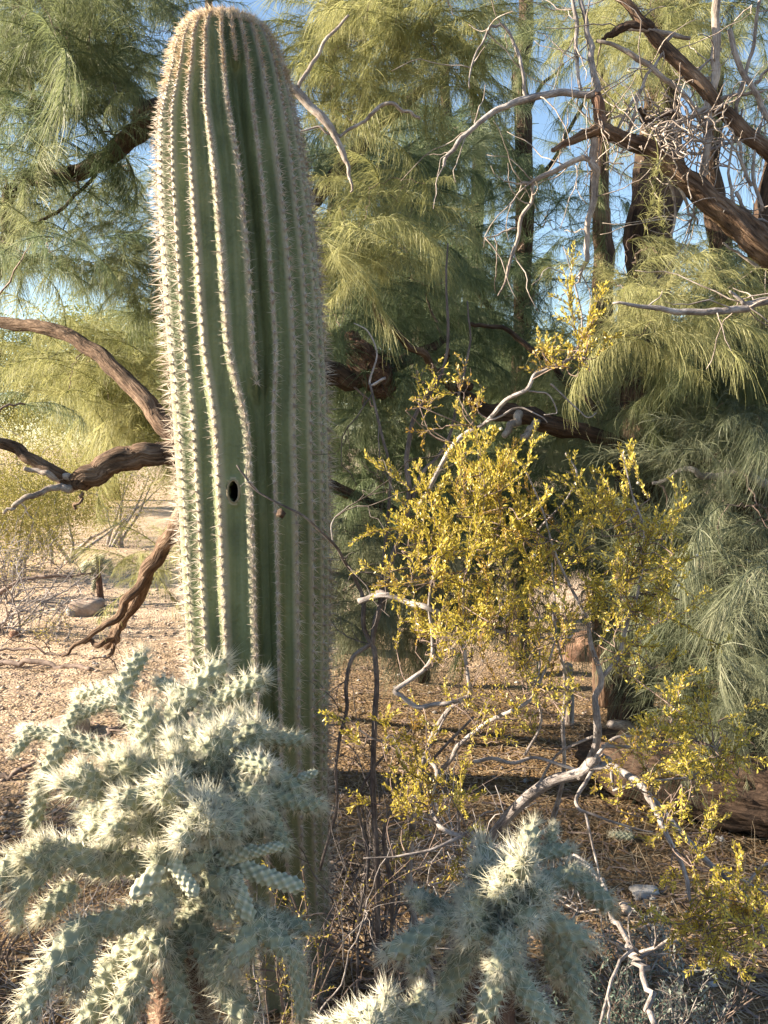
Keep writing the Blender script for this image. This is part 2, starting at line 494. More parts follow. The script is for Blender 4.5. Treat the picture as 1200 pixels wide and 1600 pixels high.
for li, yp in enumerate(lev):
    c, r = sag_ring(yp)
    a, am = rib_state(yp)
    order = np.arange(len(a))
    dep = r * (.205 + .08 * sm(500, 150, yp)) * sm(32, 66, yp)
    if yp > 1100: dep = dep * (1 - .3 * sm(1100, 1500, yp))
    n = len(a)
    for q in range(n):
        a0 = a[q]; a1 = a[(q + 1) % n] + (360 if q == n - 1 else 0)
        for k in range(KS):
            t = k / KS
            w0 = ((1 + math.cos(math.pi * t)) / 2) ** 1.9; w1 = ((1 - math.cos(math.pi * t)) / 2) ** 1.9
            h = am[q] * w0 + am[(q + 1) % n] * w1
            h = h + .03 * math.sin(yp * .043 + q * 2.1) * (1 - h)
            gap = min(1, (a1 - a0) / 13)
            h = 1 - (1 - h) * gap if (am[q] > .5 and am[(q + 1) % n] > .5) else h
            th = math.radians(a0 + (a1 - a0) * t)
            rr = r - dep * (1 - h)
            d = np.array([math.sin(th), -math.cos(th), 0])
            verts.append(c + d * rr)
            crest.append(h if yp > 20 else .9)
            if k == 0 and am[q] > .6 and yp > 33.8:
                RIBPTS.setdefault(q, []).append((yp, c + d * (r - dep * (1 - am[q])), d))
verts = np.array(verts); crest = np.array(crest)
# nest hole
hc = P(382, 763, SY)
front = verts[:, 1] < SY
ex = (verts[:, 0] - hc[0]) / W(7.5, SY); ez = (verts[:, 2] - hc[2]) / W(15.5, SY)
e = np.sqrt(ex ** 2 + ez ** 2)
inn = front & (e < 1.9)
push = np.where(inn, sm(1.05, .75, e) * .11 - .007 * np.exp(-((e - 1.22) / .25) ** 2), 0)
verts[:, 1] += push
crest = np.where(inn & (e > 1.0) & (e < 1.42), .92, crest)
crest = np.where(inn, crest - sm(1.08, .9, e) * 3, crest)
nr = len(a) * KS
i, j = np.meshgrid(np.arange(len(lev) - 1), np.arange(nr), indexing='ij'); j2 = (j + 1) % nr
mb = MB()
topc, _ = sag_ring(32.6)
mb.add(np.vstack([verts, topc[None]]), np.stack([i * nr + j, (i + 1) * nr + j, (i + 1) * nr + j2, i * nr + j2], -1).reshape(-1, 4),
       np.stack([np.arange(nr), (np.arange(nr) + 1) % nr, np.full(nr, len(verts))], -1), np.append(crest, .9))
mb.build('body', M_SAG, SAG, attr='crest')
# callus round the nest hole
ca = np.linspace(0, 2 * np.pi, 41); rp = []
sel = front & (e > 1.05) & (e < 1.5); sv = verts[sel]
for t in ca:
    q = np.array([hc[0] + math.cos(t) * W(7.5, SY) * 1.12, 0, hc[2] + math.sin(t) * W(15.5, SY) * 1.06])
    d_ = np.hypot(sv[:, 0] - q[0], sv[:, 2] - q[2]); w_ = 1 / (d_ + .001) ** 2
    q[1] = (sv[:, 1] * w_).sum() / w_.sum() + .0005; rp.append(q)
M_CALLUS = woodmat('callus', (.13, .12, .07), (.22, .19, .12), (.32, .27, .19))
mr = MB(); mr.tube(np.array(rp), [.0034, .0026, .0036, .0028, .0034], 8, rough=.08, cap=False); mr.build('hole_rim', M_CALLUS, SAG)
# spines, one row on each rib
for q, pts in RIBPTS.items():
    yy = np.array([p[0] for p in pts]); pp = np.array([p[1] for p in pts]); dd = np.array([p[2] for p in pts])
    seg = np.linalg.norm(np.diff(pp, axis=0), axis=1); s_ = np.concatenate([[0], np.cumsum(seg)])
    pos = []; t = .004
    while t < s_[-1]:
        yv = np.interp(t, s_, yy); pos.append(t)
        t += .0105 + .0165 * float(sm(60, 450, yv)) + rng.normal(0, .0012)
    pos = np.array(pos)
    C = np.stack([np.interp(pos, s_, pp[:, k]) for k in range(3)], 1)
    D = np.stack([np.interp(pos, s_, dd[:, k]) for k in range(3)], 1)
    yv = np.interp(pos, s_, yy)
    up = np.array([0, 0, 1.0])
    side = np.cross(D, up); side /= np.linalg.norm(side, axis=1, keepdims=True)
    lift = sm(60, 14, yv)[:, None]
    D = D * (1 - .8 * lift) + up * lift; D /= np.linalg.norm(D, axis=1, keepdims=True)
    mb = MB(); mt = MB()
    Bs = []; Ds = []; Ls = []; Ys = []
    for k in range(16):
        ang = k / 9 * 2 * np.pi + rng.normal(0, .25, len(C)) if k < 9 else rng.uniform(0, 6.28, len(C))
        spread = (1.0 if k < 9 else .45) * rng.uniform(.8, 1.15, len(C))
        rad = np.cos(ang)[:, None] * side + np.sin(ang)[:, None] * np.cross(side, D)
        d = D * (.55 if k < 9 else 1.0) + rad * spread[:, None]
        if k >= 9: d = d + np.array([0, 0, -.25])
        L = rng.uniform(.013, .033, len(C)) if k < 9 else rng.uniform(.018, .050, len(C))
        L = L * (.55 + .45 * sm(120, 420, yv))
        Bs.append(C - D * .001); Ds.append(d); Ls.append(L); Ys.append(yv)
    Bs = np.vstack(Bs); Ds = np.vstack(Ds); Ls = np.concatenate(Ls); Ys = np.concatenate(Ys)
    top = Ys < 150
    cones(mb, Bs[~top], Ds[~top], Ls[~top], .00105)
    row = mb.build('spine_row', M_SPINE, SAG, smooth=False)
    if top.any():
        mt = MB(); cones(mt, Bs[top], Ds[top], Ls[top] * 1.25, .001)
        mt.build('young_spines', M_SPINE_TOP, row, smooth=False)
    # felt pads
    mf = MB(); n_ = len(C)
    u = side * .0055; w = np.cross(side, D) * .0068
    ring = np.stack([C + math.cos(x) * u + math.sin(x) * w for x in np.arange(6) * math.pi / 3] + [C + D * .0035], 1)
    ii = np.arange(n_)[:, None] * 7
    mf.add(ring.reshape(-1, 3), None, np.concatenate([ii + np.array([[k, (k + 1) % 6, 6]]) for k in range(6)]))
    tag(mf.build('areoles', M_WOOL, row), kind='stuff')
# brown scar on a rib
mb = MB(); sc = P(440, 803, SY - .262)
mb.tube(np.array([sc + [-.004, .01, 0], sc, sc + [.002, -.006, 0]]), [.013, .011, .006], 9, rough=.12)
tag(mb.build('scar', M_BARK_D, SAG), 'brown corky scar on a rib')
# woolly cap of young spines on the crown of the saguaro
mb = MB()
n_ = 1500
az = rng.uniform(0, 6.283, n_); fr = np.sqrt(rng.random(n_)); c14, r14 = sag_ring(14)
yl = 33 + 26 * fr ** 2
cc = np.array([sag_ring(y_)[0] for y_ in yl]); rr = np.array([sag_ring(y_)[1] for y_ in yl])
dr = np.stack([np.sin(az), -np.cos(az), np.zeros(n_)], 1)
B = cc + dr * rr[:, None] * .97
cones(mb, B, dr * fr[:, None] * 1.1 + [0, 0, .9] + rng.normal(0, .35, (n_, 3)), rng.uniform(.010, .022, n_), .0010)
mb.build('crown_spines', M_SPINE_TOP, SAG, smooth=False)

# ------------------------------------------------------------------ cholla
def joint_meshes(ratio, bend, bare, seed):
    g = np.random.default_rng(seed)
    L = ratio; n6 = 5; per = .30
    rows = max(2, round(L / per)); per = L / rows
    nt = 40; nz = int(rows * 5) + 6
    u = np.linspace(0, 1, nz)
    z = u * L
    prof = np.where(z < .5, np.sqrt(np.clip(1 - ((.5 - z) / .55) ** 2, .25, 1)), 1) * np.where(z > L - .6, np.sqrt(np.clip(1 - ((z - (L - .6)) / .62) ** 2, .004, 1)), 1)
    prof = prof * (1 - .12 * u)
    th = np.arange(nt) / nt * 2 * np.pi
    Zg, Tg = np.meshgrid(z, th, indexing='ij')
    A = n6 * Tg + 2 * np.pi * Zg / per / 1.0 * .5 * 2 / 2; Bq = n6 * Tg - 2 * np.pi * Zg / per * .5
    kn = ((2 + np.cos(A) + np.cos(Bq)) / 4) ** 1.3
    rr = .5 * prof[:, None] * (.76 + .34 * kn)
    bx = bend * (u ** 2) * L * .5
    xs = rr * np.cos(Tg) + bx[:, None]; ys = rr * np.sin(Tg)
    V = np.stack([xs, ys, Zg], -1).reshape(-1, 3)
    V = np.vstack([V, [[bx[-1], 0, L + .02]]])
    i, j = np.meshgrid(np.arange(nz - 1), np.arange(nt), indexing='ij'); j2 = (j + 1) % nt
    mb = MB()
    mb.add(V, np.stack([i * nt + j, i * nt + j2, (i + 1) * nt + j2, (i + 1) * nt + j], -1).reshape(-1, 4),
           np.stack([(nz - 1) * nt + np.arange(nt), (nz - 1) * nt + (np.arange(nt) + 1) % nt, np.full(nt, nz * nt)], -1),
           np.append(kn.ravel() ** 2, 1))
    o = mb.build('joint', M_CHOLLA_B if bare else M_CHOLLA, attr='knob')
    me = o.data; bpy.data.objects.remove(o)
    # spines at the knobs
    B = []; D = []; Ls = []
    k2 = 0
    zz = 0.0
    while zz <= L + 1e-6:
        for t6 in range(n6):
            t = t6 / n6 * 2 * np.pi + (np.pi / n6 if k2 % 2 else 0)
            pr = np.interp(zz, z, prof); b_ = bend * (zz / L) ** 2 * L * .5
            tipf = sm(L - 1.1, L, zz)
            base = np.array([.5 * pr * 1.02 * math.cos(t) + b_, .5 * pr * 1.02 * math.sin(t), zz])
            out = np.array([math.cos(t) * (1 - .55 * tipf), math.sin(t) * (1 - .55 * tipf), .30 + .9 * tipf])
            out /= np.linalg.norm(out)
            ns = (2 if bare else int(12 + 9 * tipf))
            for q in range(ns):
                d = out * .9 + g.normal(0, .62 - .2 * tipf, 3)
                if np.dot(d, out) < .1: d = out + g.normal(0, .3, 3)
                base_l = g.uniform(.6, 1.15)
                B.append(base); D.append(d); Ls.append(base_l * g.uniform(.28, .74) * (1 + .4 * tipf) * (.4 if bare else 1))
        zz += per; k2 += 1
    mb = MB(); cones(mb, np.array(B), np.array(D), np.array(Ls), .0125)
    o = mb.build('spines', M_CSPINE, smooth=False); ms = o.data; bpy.data.objects.remove(o)
    return me, ms
JV = {}
sd = 100
for ratio in (1.4, 2.0, 2.8, 3.8, 5.0):
    for bare in (0, 1):
        for b_ in ((0.0, .22) if not bare else (.12,)):
            sd += 1
            JV.setdefault((ratio, bare), []).append(joint_meshes(ratio, b_, bare, sd))
def add_joint(parent, a, b, wpx, Ya, Yb, bare=0, old=False):
    A = P(a[0], a[1], Ya); B = P(b[0], b[1], Yb)
    L = np.linalg.norm(B - A); D = W(wpx, (Ya + Yb) / 2)
    A = A - (B - A) / L * D * .35; L = np.linalg.norm(B - A)
    ratio = min((1.4, 2.0, 2.8, 3.8, 5.0), key=lambda r: abs(math.log(r * D / L)))
    me, ms = random.choice(JV[(ratio, bare)])
    o = bpy.data.objects.new('joint', me); COL.objects.link(o)
    q = Vector(B - A).to_track_quat('Z', 'Y') @ Quaternion((0, 0, 1), random.uniform(0, 6.28))
    M = Matrix.Translation(Vector(A)) @ q.to_matrix().to_4x4() @ Matrix.Diagonal((D, D, L / ratio, 1))
    o.parent = parent; o.matrix_parent_inverse = Matrix.Translation(-parent.location)
    o.matrix_basis = M
    s_ = bpy.data.objects.new('spines', ms); COL.objects.link(s_)
    s_.parent = o
    if bare: o['label'] = 'pale knobby joint with few spines'
    return o

CH = thing('cholla_cactus', 'big silvery cholla with many branching joints before the saguaro', 'cholla', (P(285, 1500, 2.0)[0], 2.0, 0))
mb = MB(); p0 = np.array([P(285, 1500, 2.0)[0], 2.0, -.05])
mb.tube(catmull([p0, P(280, 1700, 2.0), P(278, 1560, 2.0), P(285, 1430, 2.0), P(292, 1330, 2.0)], 8), [.06, .056, .052, .044, .03], 22, rough=.2, ridges=.05)
mb.build('trunk', M_RUST, CH)
n_ = 3500; t_ = rng.random(n_); th_ = rng.uniform(0, 6.283, n_); a_ = P(285, 1700, 2.0); b_ = P(290, 1400, 2.0)
C_ = a_ + (b_ - a_) * t_[:, None]; o_ = np.stack([np.cos(th_), np.sin(th_), np.zeros(n_)], 1)
mb = MB(); cones(mb, C_ + o_ * (.056 - .014 * t_[:, None]), o_ + rng.normal(0, .5, (n_, 3)), rng.uniform(.015, .040, n_), .0010)
tag(mb.build('old_spines', M_CSPINE_D, CH, smooth=False), kind='stuff')
J = [  # base x,y  tip x,y  width, depth of base, depth of tip, bare
 (240, 1180, 195, 1080, 33, 2.15, 2.22, 0), (190, 1078, 216, 1016, 30, 2.22, 2.25, 0), (185, 1072, 120, 1088, 22, 2.22, 2.25, 0), (180, 1090, 118, 1120, 22, 2.2, 2.2, 0),
 (122, 1105, 100, 1150, 20, 2.2, 2.18, 0), (108, 1152, 35, 1142, 23, 2.18, 2.2, 0), (48, 1146, 26, 1180, 17, 2.2, 2.15, 0), (215, 1190, 100, 1152, 29, 2.1, 2.18, 0),
 (95, 1160, 62, 1232, 31, 2.15, 2.1, 0), (66, 1225, 52, 1295, 27, 2.1, 2.08, 0), (232, 1190, 234, 1102, 38, 2.1, 2.12, 0), (270, 1190, 288, 1095, 46, 2.15, 2.2, 0),
 (288, 1098, 352, 1032, 38, 2.2, 2.22, 0), (330, 1100, 412, 1058, 34, 2.2, 2.15, 0), (290, 1085, 246, 1064, 25, 2.2, 2.25, 0), (330, 1170, 378, 1108, 35, 2.1, 2.1, 0),
 (300, 1180, 330, 1110, 36, 2.15, 2.18, 0), (280, 1200, 250, 1130, 34, 2.1, 2.12, 0),
 (205, 1240, 95, 1222, 44, 1.9, 1.82, 0), (245, 1250, 168, 1192, 38, 1.92, 1.85, 0), (262, 1250, 228, 1180, 44, 1.9, 1.85, 0), (292, 1250, 286, 1172, 40, 1.9, 1.86, 0),
 (315, 1225, 366, 1138, 42, 1.92, 1.88, 0), (345, 1225, 402, 1128, 38, 1.95, 1.92, 0), (275, 1270, 262, 1225, 50, 1.85, 1.68, 0), (235, 1260, 166, 1330, 38, 1.88, 1.78, 0),
 (300, 1270, 330, 1235, 50, 1.85, 1.7, 0), (330, 1290, 345, 1270, 52, 1.85, 1.66, 0), (260, 1290, 215, 1280, 48, 1.88, 1.76, 0), (300, 1300, 300, 1290, 50, 1.85, 1.64, 0),
 (400, 1148, 476, 1166, 27, 2.1, 2.15, 0), (360, 1180, 420, 1140, 32, 2.0, 2.05, 0), (375, 1180, 472, 1238, 34, 1.98, 1.98, 0), (470, 1216, 497, 1207, 17, 1.98, 1.98, 1),
 (395, 1205, 418, 1278, 35, 1.92, 1.86, 0), (410, 1240, 502, 1268, 31, 1.95, 1.98, 0), (420, 1270, 446, 1332, 29, 1.92, 1.9, 0), (370, 1210, 400, 1250, 42, 1.9, 1.8, 0),
 (345, 1342, 402, 1330, 28, 1.8, 1.78, 1), (396, 1332, 442, 1318, 19, 1.78, 1.78, 1), (375, 1355, 472, 1393, 31, 1.82, 1.82, 1), (362, 1368, 390, 1440, 33, 1.8, 1.76, 1),
 (275, 1335, 203, 1402, 33, 1.72, 1.66, 1), (265, 1340, 308, 1402, 27, 1.7, 1.66, 1), (255, 1385, 256, 1436, 36, 1.74, 1.7, 0), (270, 1360, 245, 1330, 36, 1.75, 1.68, 0),
 (245, 1345, 150, 1350, 43, 1.85, 1.8, 0), (160, 1352, 72, 1332, 44, 1.8, 1.75, 0), (85, 1338, 22, 1398, 44, 1.76, 1.72, 0), (92, 1335, 40, 1350, 40, 1.76, 1.7, 0), (30, 1390, 18, 1448, 25, 1.72, 1.7, 0),
 (60, 1350, 62, 1312, 34, 1.76, 1.72, 0), (30, 1345, -30, 1390, 44, 1.75, 1.7, 0), (110, 1390, 60, 1430, 34, 1.78, 1.74, 0),
 (260, 1410, 180, 1440, 42, 1.85, 1.76, 0), (190, 1438, 108, 1458, 42, 1.76, 1.7, 0), (122, 1455, 62, 1540, 50, 1.7, 1.64, 0), (70, 1530, 34, 1600, 42, 1.64, 1.6, 0), (130, 1470, 120, 1550, 46, 1.7, 1.66, 0),
 (235, 1430, 165, 1530, 42, 1.9, 1.85, 0), (175, 1515, 130, 1610, 42, 1.85, 1.8, 0), (235, 1450, 200, 1560, 46, 1.85, 1.8, 0), (205, 1545, 180, 1630, 46, 1.8, 1.78, 0),
 (285, 1440, 275, 1530, 40, 1.9, 1.84, 0), (272, 1520, 285, 1610, 38, 1.84, 1.8, 0), (240, 1420, 245, 1500, 40, 1.86, 1.8, 0), (305, 1430, 335, 1520, 46, 1.9, 1.84, 0), (335, 1505, 378, 1610, 46, 1.84, 1.78, 0), (350, 1470, 360, 1540, 40, 1.84, 1.8, 0), (402, 1432, 368, 1512, 42, 1.8, 1.74, 0), (395, 1438, 462, 1492, 40, 1.8, 1.76, 0),
 (458, 1484, 486, 1592, 29, 1.76, 1.74, 0), (405, 1432, 484, 1454, 31, 1.82, 1.84, 0), (320, 1385, 345, 1442, 30, 1.8, 1.76, 0), (300, 1400, 395, 1432, 40, 1.92, 1.82, 0),
 (290, 1360, 240, 1290, 46, 1.98, 1.9, 0), (292, 1350, 340, 1280, 48, 1.98, 1.9, 0), (292, 1370, 370, 1350, 42, 1.98, 1.85, 0), (285, 1390, 240, 1350, 42, 1.98, 1.86, 0),
 (250, 1290, 230, 1190, 40, 2.0, 2.1, 0), (300, 1300, 290, 1190, 46, 2.0, 2.12, 0), (340, 1290, 380, 1200, 42, 1.98, 1.98, 0), (290, 1340, 290, 1240, 50, 1.98, 1.95, 0),
 (200, 1300, 150, 1290, 34, 2.0, 2.05, 0), (160, 1290, 110, 1330, 32, 2.05, 2.05, 0), (350, 1300, 410, 1300, 40, 1.95, 1.9, 0), (310, 1330, 350, 1390, 44, 1.86, 1.75, 0), (330, 1320, 300, 1360, 40, 1.84, 1.72, 0),
 (210, 1290, 190, 1245, 40, 1.9, 1.8, 0), (330, 1190, 300, 1140, 34, 2.05, 2.1, 0), (180, 1260, 120, 1270, 30, 2.05, 2.08, 0),
 (150, 1235, 128, 1195, 34, 1.84, 1.82, 0), (205, 1225, 200, 1175, 36, 1.86, 1.82, 0), (335, 1200, 330, 1150, 36, 1.9, 1.86, 0), (250, 1235, 190, 1265, 38, 1.8, 1.72, 0), (210, 1275, 175, 1300, 34, 1.8, 1.72, 0), (380, 1190, 430, 1200, 34, 1.86, 1.8, 0), (300, 1215, 268, 1150, 38, 1.92, 1.9, 0), (365, 1260, 372, 1310, 38, 1.8, 1.72, 0), (310, 1290, 270, 1310, 40, 1.72, 1.62, 0),
]
for a in J: add_joint(CH, a[:2], a[2:4], a[4], a[5], a[6], a[7])

C2 = thing('cholla_cactus', 'grey green cholla in shade at the lower centre, spiny crown', 'cholla', (P(770, 1500, 1.95)[0], 1.95, 0))
mb = MB()
mb.tube(catmull([np.array([P(770, 1500, 1.95)[0], 1.95, -.05]), P(765, 1650, 1.95), P(772, 1520, 1.95), P(785, 1420, 1.95)], 8), [.05, .048, .042, .026], 18, rough=.09, ridges=.05)
mb.build('trunk', M_RUST, C2)
J2 = [(785, 1420, 800, 1345, 46, 1.95, 1.95, 0), (780, 1395, 752, 1318, 40, 1.95, 1.98, 0), (805, 1360, 836, 1288, 36, 1.95, 2.0, 0), (835, 1335, 890, 1320, 25, 1.98, 2.0, 0),
 (858, 1320, 866, 1290, 18, 2.0, 2.0, 0), (800, 1370, 812, 1330, 50, 1.85, 1.72, 0), (825, 1385, 912, 1362, 38, 1.95, 1.95, 0), (898, 1366, 956, 1420, 35, 1.95, 1.92, 0),
 (770, 1410, 720, 1395, 36, 1.92, 1.88, 0), (700, 1425, 640, 1394, 31, 1.9, 1.92, 0), (760, 1430, 690, 1440, 40, 1.9, 1.84, 0), (700, 1440, 610, 1500, 40, 1.84, 1.78, 0), (672, 1455, 646, 1524, 34, 1.84, 1.78, 0),
 (765, 1440, 715, 1510, 44, 1.95, 1.9, 0), (722, 1500, 680, 1590, 44, 1.9, 1.86, 0), (780, 1440, 795, 1470, 46, 1.85, 1.7, 0), (790, 1470, 780, 1520, 42, 1.72, 1.66, 0), (782, 1510, 752, 1600, 42, 1.68, 1.64, 0),
 (795, 1505, 848, 1610, 38, 1.7, 1.66, 0), (830, 1420, 920, 1475, 38, 1.85, 1.82, 0), (880, 1455, 902, 1540, 36, 1.84, 1.8, 0), (896, 1530, 918, 1620, 32, 1.8, 1.78, 0), (860, 1440, 870, 1530, 36, 1.95, 1.92, 0),
 (800, 1410, 830, 1440, 46, 1.85, 1.72, 0), (750, 1410, 735, 1430, 44, 1.85, 1.72, 0), (820, 1390, 850, 1400, 44, 1.86, 1.76, 0), (760, 1390, 742, 1360, 34, 1.95, 1.9, 0), (660, 1420, 655, 1400, 22, 1.88, 1.86, 0),
 (770, 1440, 730, 1460, 42, 1.8, 1.72, 0), (790, 1400, 770, 1380, 46, 1.84, 1.74, 0)]
for a in J2: add_joint(C2, a[:2], a[2:4], a[4], a[5], a[6], a[7])
C3 = thing('cholla_cactus', 'low cholla cut by the bottom edge, between the two larger chollas', 'cholla', (P(590, 1500, 1.6)[0], 1.6, 0))
mb = MB(); mb.tube(catmull([np.array([P(590, 1500, 1.6)[0], 1.6, -.05]), P(592, 1800, 1.6), P(596, 1620, 1.6)], 8), [.045, .04, .025], 16, rough=.09)
mb.build('trunk', M_RUST, C3)
for a in [(596, 1625, 552, 1575, 44, 1.6, 1.55, 0), (560, 1600, 500, 1615, 40, 1.58, 1.55, 0), (596, 1620, 605, 1555, 46, 1.6, 1.58, 0), (600, 1600, 682, 1575, 42, 1.6, 1.6, 0), (655, 1580, 660, 1545, 26, 1.6, 1.6, 0),
          (580, 1600, 590, 1590, 46, 1.55, 1.45, 0)]: add_joint(C3, a[:2], a[2:4], a[4], a[5], a[6], a[7])
C4 = thing('cholla_cactus', 'small distant cholla with drooping top on the sandy flat', 'cholla', P(158, 955, 9.6))
mb = MB(); mb.tube(catmull([P(158, 960, 9.6), P(156, 925, 9.6), P(152, 885, 9.6)], 6), [.04, .034, .03], 12, rough=.1)
mb.build('trunk', M_RUST, C4)
for a in [(152, 895, 150, 870, 9), (150, 880, 132, 882, 9), (134, 880, 130, 896, 8), (152, 880, 172, 878, 9), (170, 880, 176, 892, 8), (150, 885, 140, 900, 8), (156, 888, 182, 900, 7), (152, 876, 160, 868, 8), (150, 900, 146, 922, 7)]:
    add_joint(C4, a[:2], a[2:4], a[4], 9.6, 9.55 + random.uniform(-.1, .1))

# ------------------------------------------------------------------ twig growth
def wander(start, d, length, n, wig, grav=0.0):
    d = np.asarray(d, float); d = d / np.linalg.norm(d)
    pts = [np.asarray(start, float)]; st = length / n
    for k in range(n):
        d = d + rng.normal(0, wig, 3) + np.array([0, 0, grav]) / n
        d /= np.linalg.norm(d)
        pts.append(pts[-1] + d * st)
    return np.array(pts)
def bush_twigs(mb, start, d, length, r, depth, wig=.22, grav=0, tips=None, sides=5, kids=(2, 4)):
    p = wander(start, d, length, max(4, int(length / .035)), wig, grav)
    mb.tube(p, [r, r * .55], sides if r > .0025 else 3)
    if tips is not None: tips.append(p)
    if depth > 0:
        for _ in range(rng.integers(*kids) + (1 if depth > 1 else 0)):
            k = rng.integers(1, len(p) - 1)
            dd = (p[k + 1] - p[k]); dd /= np.linalg.norm(dd)
            nd = dd + rng.normal(0, .65, 3)
            bush_twigs(mb, p[k], nd, length * rng.uniform(.4, .7), r * .6, depth - 1, wig, grav, tips, sides, kids)

# ------------------------------------------------------------------ creosote bush
CY = 2.35
def pth(lst, Yd=CY):
    return [P(a[0], a[1], a[2] if len(a) > 2 else Yd) for a in lst]
CREO = thing('creosote_bush', 'sunlit creosote bush, pale crooked stems and small yellow green leaves, right of saguaro', 'bush', (P(700, 1500, 2.75)[0], 2.75, 0))
NODES = []
def stem(lst, w, Yd=CY, parent=CREO, m=M_STEM, name='stem', k=5, nodes=NODES, jit=.0014):
    p = catmull(pth(lst, Yd), k)
    p[1:-1] += wob(len(p) - 2, jit)
    mb = MB(); yy = np.mean(p[:, 1])
    mb.tube(p, [W(x, yy) / 2 * .76 for x in w], 8 if w[0] > 7 else 6, rough=.09)
    if nodes is not None: nodes.extend(list(p))
    return mb.build(name, m, parent)
g0 = P(700, 1500, 2.75)[0]
def gpt(x, Y): return (600 + x * F / Y, 700 + (EYE) * F / Y * 1.0, Y)
stem([gpt(g0, 2.75), (700, 1500, 2.75), (735, 1370, 2.7), (780, 1290, 2.6), (848, 1228, 2.5), (905, 1210, 2.45), (932, 1185, 2.4)], [28, 24, 22, 22])
stem([(905, 1215, 2.45), (930, 1170, 2.4), (932, 1120), (930, 1090), (938, 1058), (922, 1005), (915, 965), (895, 925), (870, 870), (850, 800), (822, 735), (800, 715)], [20, 15, 11, 7, 4, 2])
stem([(938, 1060), (965, 1030), (975, 988), (992, 935), (1002, 890), (1005, 830), (985, 760), (972, 706)], [10, 8, 5, 2])
stem([(920, 1195, 2.42), (960, 1203, 2.38), (1000, 1226, 2.3), (1020, 1260, 2.25), (1045, 1310, 2.2), (1066, 1350, 2.18), (1076, 1392, 2.15), (1086, 1430, 2.12), (1110, 1470, 2.1), (1150, 1492, 2.1)], [22, 17, 12, 9, 5, 3])
stem([(1000, 1226, 2.3), (1055, 1290, 2.22), (1110, 1352, 2.2), (1165, 1402, 2.18), (1192, 1455, 2.15)], [14, 12, 11, 8])
stem([(1160, 1400, 2.18), (1175, 1370, 2.18), (1200, 1350, 2.2), (1230, 1345, 2.2)], [7, 5])
stem([(1110, 1368, 2.2), (1130, 1362, 2.18), (1165, 1378, 2.18), (1200, 1400, 2.16)], [6, 5])
stem([(940, 1166), (1000, 1166), (1060, 1163), (1088, 1158), (1112, 1166), (1128, 1185)], [8, 6, 4, 2])
stem([(930, 1185), (965, 1150), (1020, 1152), (1050, 1128)], [8, 6, 3])
stem([(958, 1235, 2.38), (1000, 1222, 2.35), (1040, 1218, 2.35), (1080, 1213, 2.35), (1110, 1190, 2.35)], [7, 5, 3])
stem([(925, 1205, 2.42), (905, 1238, 2.35), (902, 1262, 2.3), (935, 1276, 2.28), (980, 1290, 2.28), (1020, 1300, 2.28)], [9, 7, 5, 3])
stem([(940, 1180, 2.42), (954, 1190, 2.4), (958, 1232, 2.38)], [12, 7])
stem([(915, 1270, 2.3), (925, 1320, 2.28), (935, 1360, 2.27), (934, 1392, 2.26)], [6, 4])
stem([(560, 940, 2.45), (600, 930, 2.42), (632, 938, 2.4), (665, 948), (700, 965), (725, 980), (780, 987), (838, 996), (875, 1000), (895, 992)], [13, 12, 12, 8, 6, 4])
stem([(735, 1088, 2.5), (710, 1096), (680, 1100), (650, 1105), (626, 1086), (619, 1080), (650, 1055), (672, 1036), (675, 1005), (672, 960), (671, 930), (682, 880), (696, 852)], [9, 10, 10, 8, 6, 4])
stem([gpt(.16, 2.75), (640, 1400, 2.7), (650, 1260, 2.6), (665, 1175, 2.55), (700, 1110, 2.5), (732, 1090, 2.45), (735, 1072), (727, 1030), (725, 960), (725, 900), (742, 850), (756, 790), (750, 730), (745, 672)], [16, 14, 11, 8, 6, 4, 2])
stem([(660, 1230, 2.6), (700, 1192, 2.55), (722, 1160, 2.5), (760, 1130, 2.45), (800, 1110), (828, 1092), (846, 1058), (862, 1020), (868, 960), (862, 880)], [12, 10, 8, 5, 3])
stem([gpt(.42, 2.9), (830, 1400, 2.85), (870, 1260, 2.7), (882, 1200, 2.6), (880, 1130, 2.55), (884, 1060, 2.5), (866, 980), (864, 940)], [12, 10, 7, 4])
stem([(665, 1180, 2.5), (682, 1205, 2.4), (674, 1235, 2.35), (674, 1262, 2.3), (688, 1292, 2.25), (720, 1306, 2.2), (737, 1300, 2.18), (762, 1332, 2.15), (786, 1368, 2.12), (804, 1392, 2.1)], [8, 10, 10, 8, 5, 2])
stem([(722, 1306, 2.2), (672, 1327, 2.2), (625, 1338, 2.2), (568, 1341, 2.2)], [8, 6, 3])
stem([(738, 1305, 2.18), (732, 1340, 2.16), (725, 1375, 2.15)], [5, 3])
stem([(700, 1110, 2.5), (680, 1150, 2.5), (640, 1190, 2.5), (612, 1150, 2.45), (596, 1160, 2.4), (560, 1140, 2.4), (545, 1120, 2.4)], [5, 4, 2])
stem([(820, 1180, 2.5), (845, 1125, 2.45), (835, 1080), (842, 1040), (843, 960)], [7, 5, 3])
stem([(740, 1190, 2.5), (770, 1185, 2.5), (800, 1192, 2.5), (840, 1185, 2.5), (910, 1205, 2.48)], [9, 8, 7])
stem([(930, 1150, 2.42), (870, 1180, 2.5), (830, 1240, 2.55)], [6, 5])
stem([(655, 790, 2.5), (710, 692, 2.48), (755, 662, 2.45), (790, 626, 2.42), (822, 608, 2.4), (836, 582, 2.4), (862, 574, 2.4), (905, 546, 2.4), (908, 500, 2.4), (898, 440, 2.4), (880, 385, 2.4)], [10, 9, 8, 7, 4, 2])
stem([(760, 660, 2.44), (790, 645, 2.44), (815, 637, 2.44), (842, 650, 2.42), (855, 660, 2.42)], [5, 4, 2])
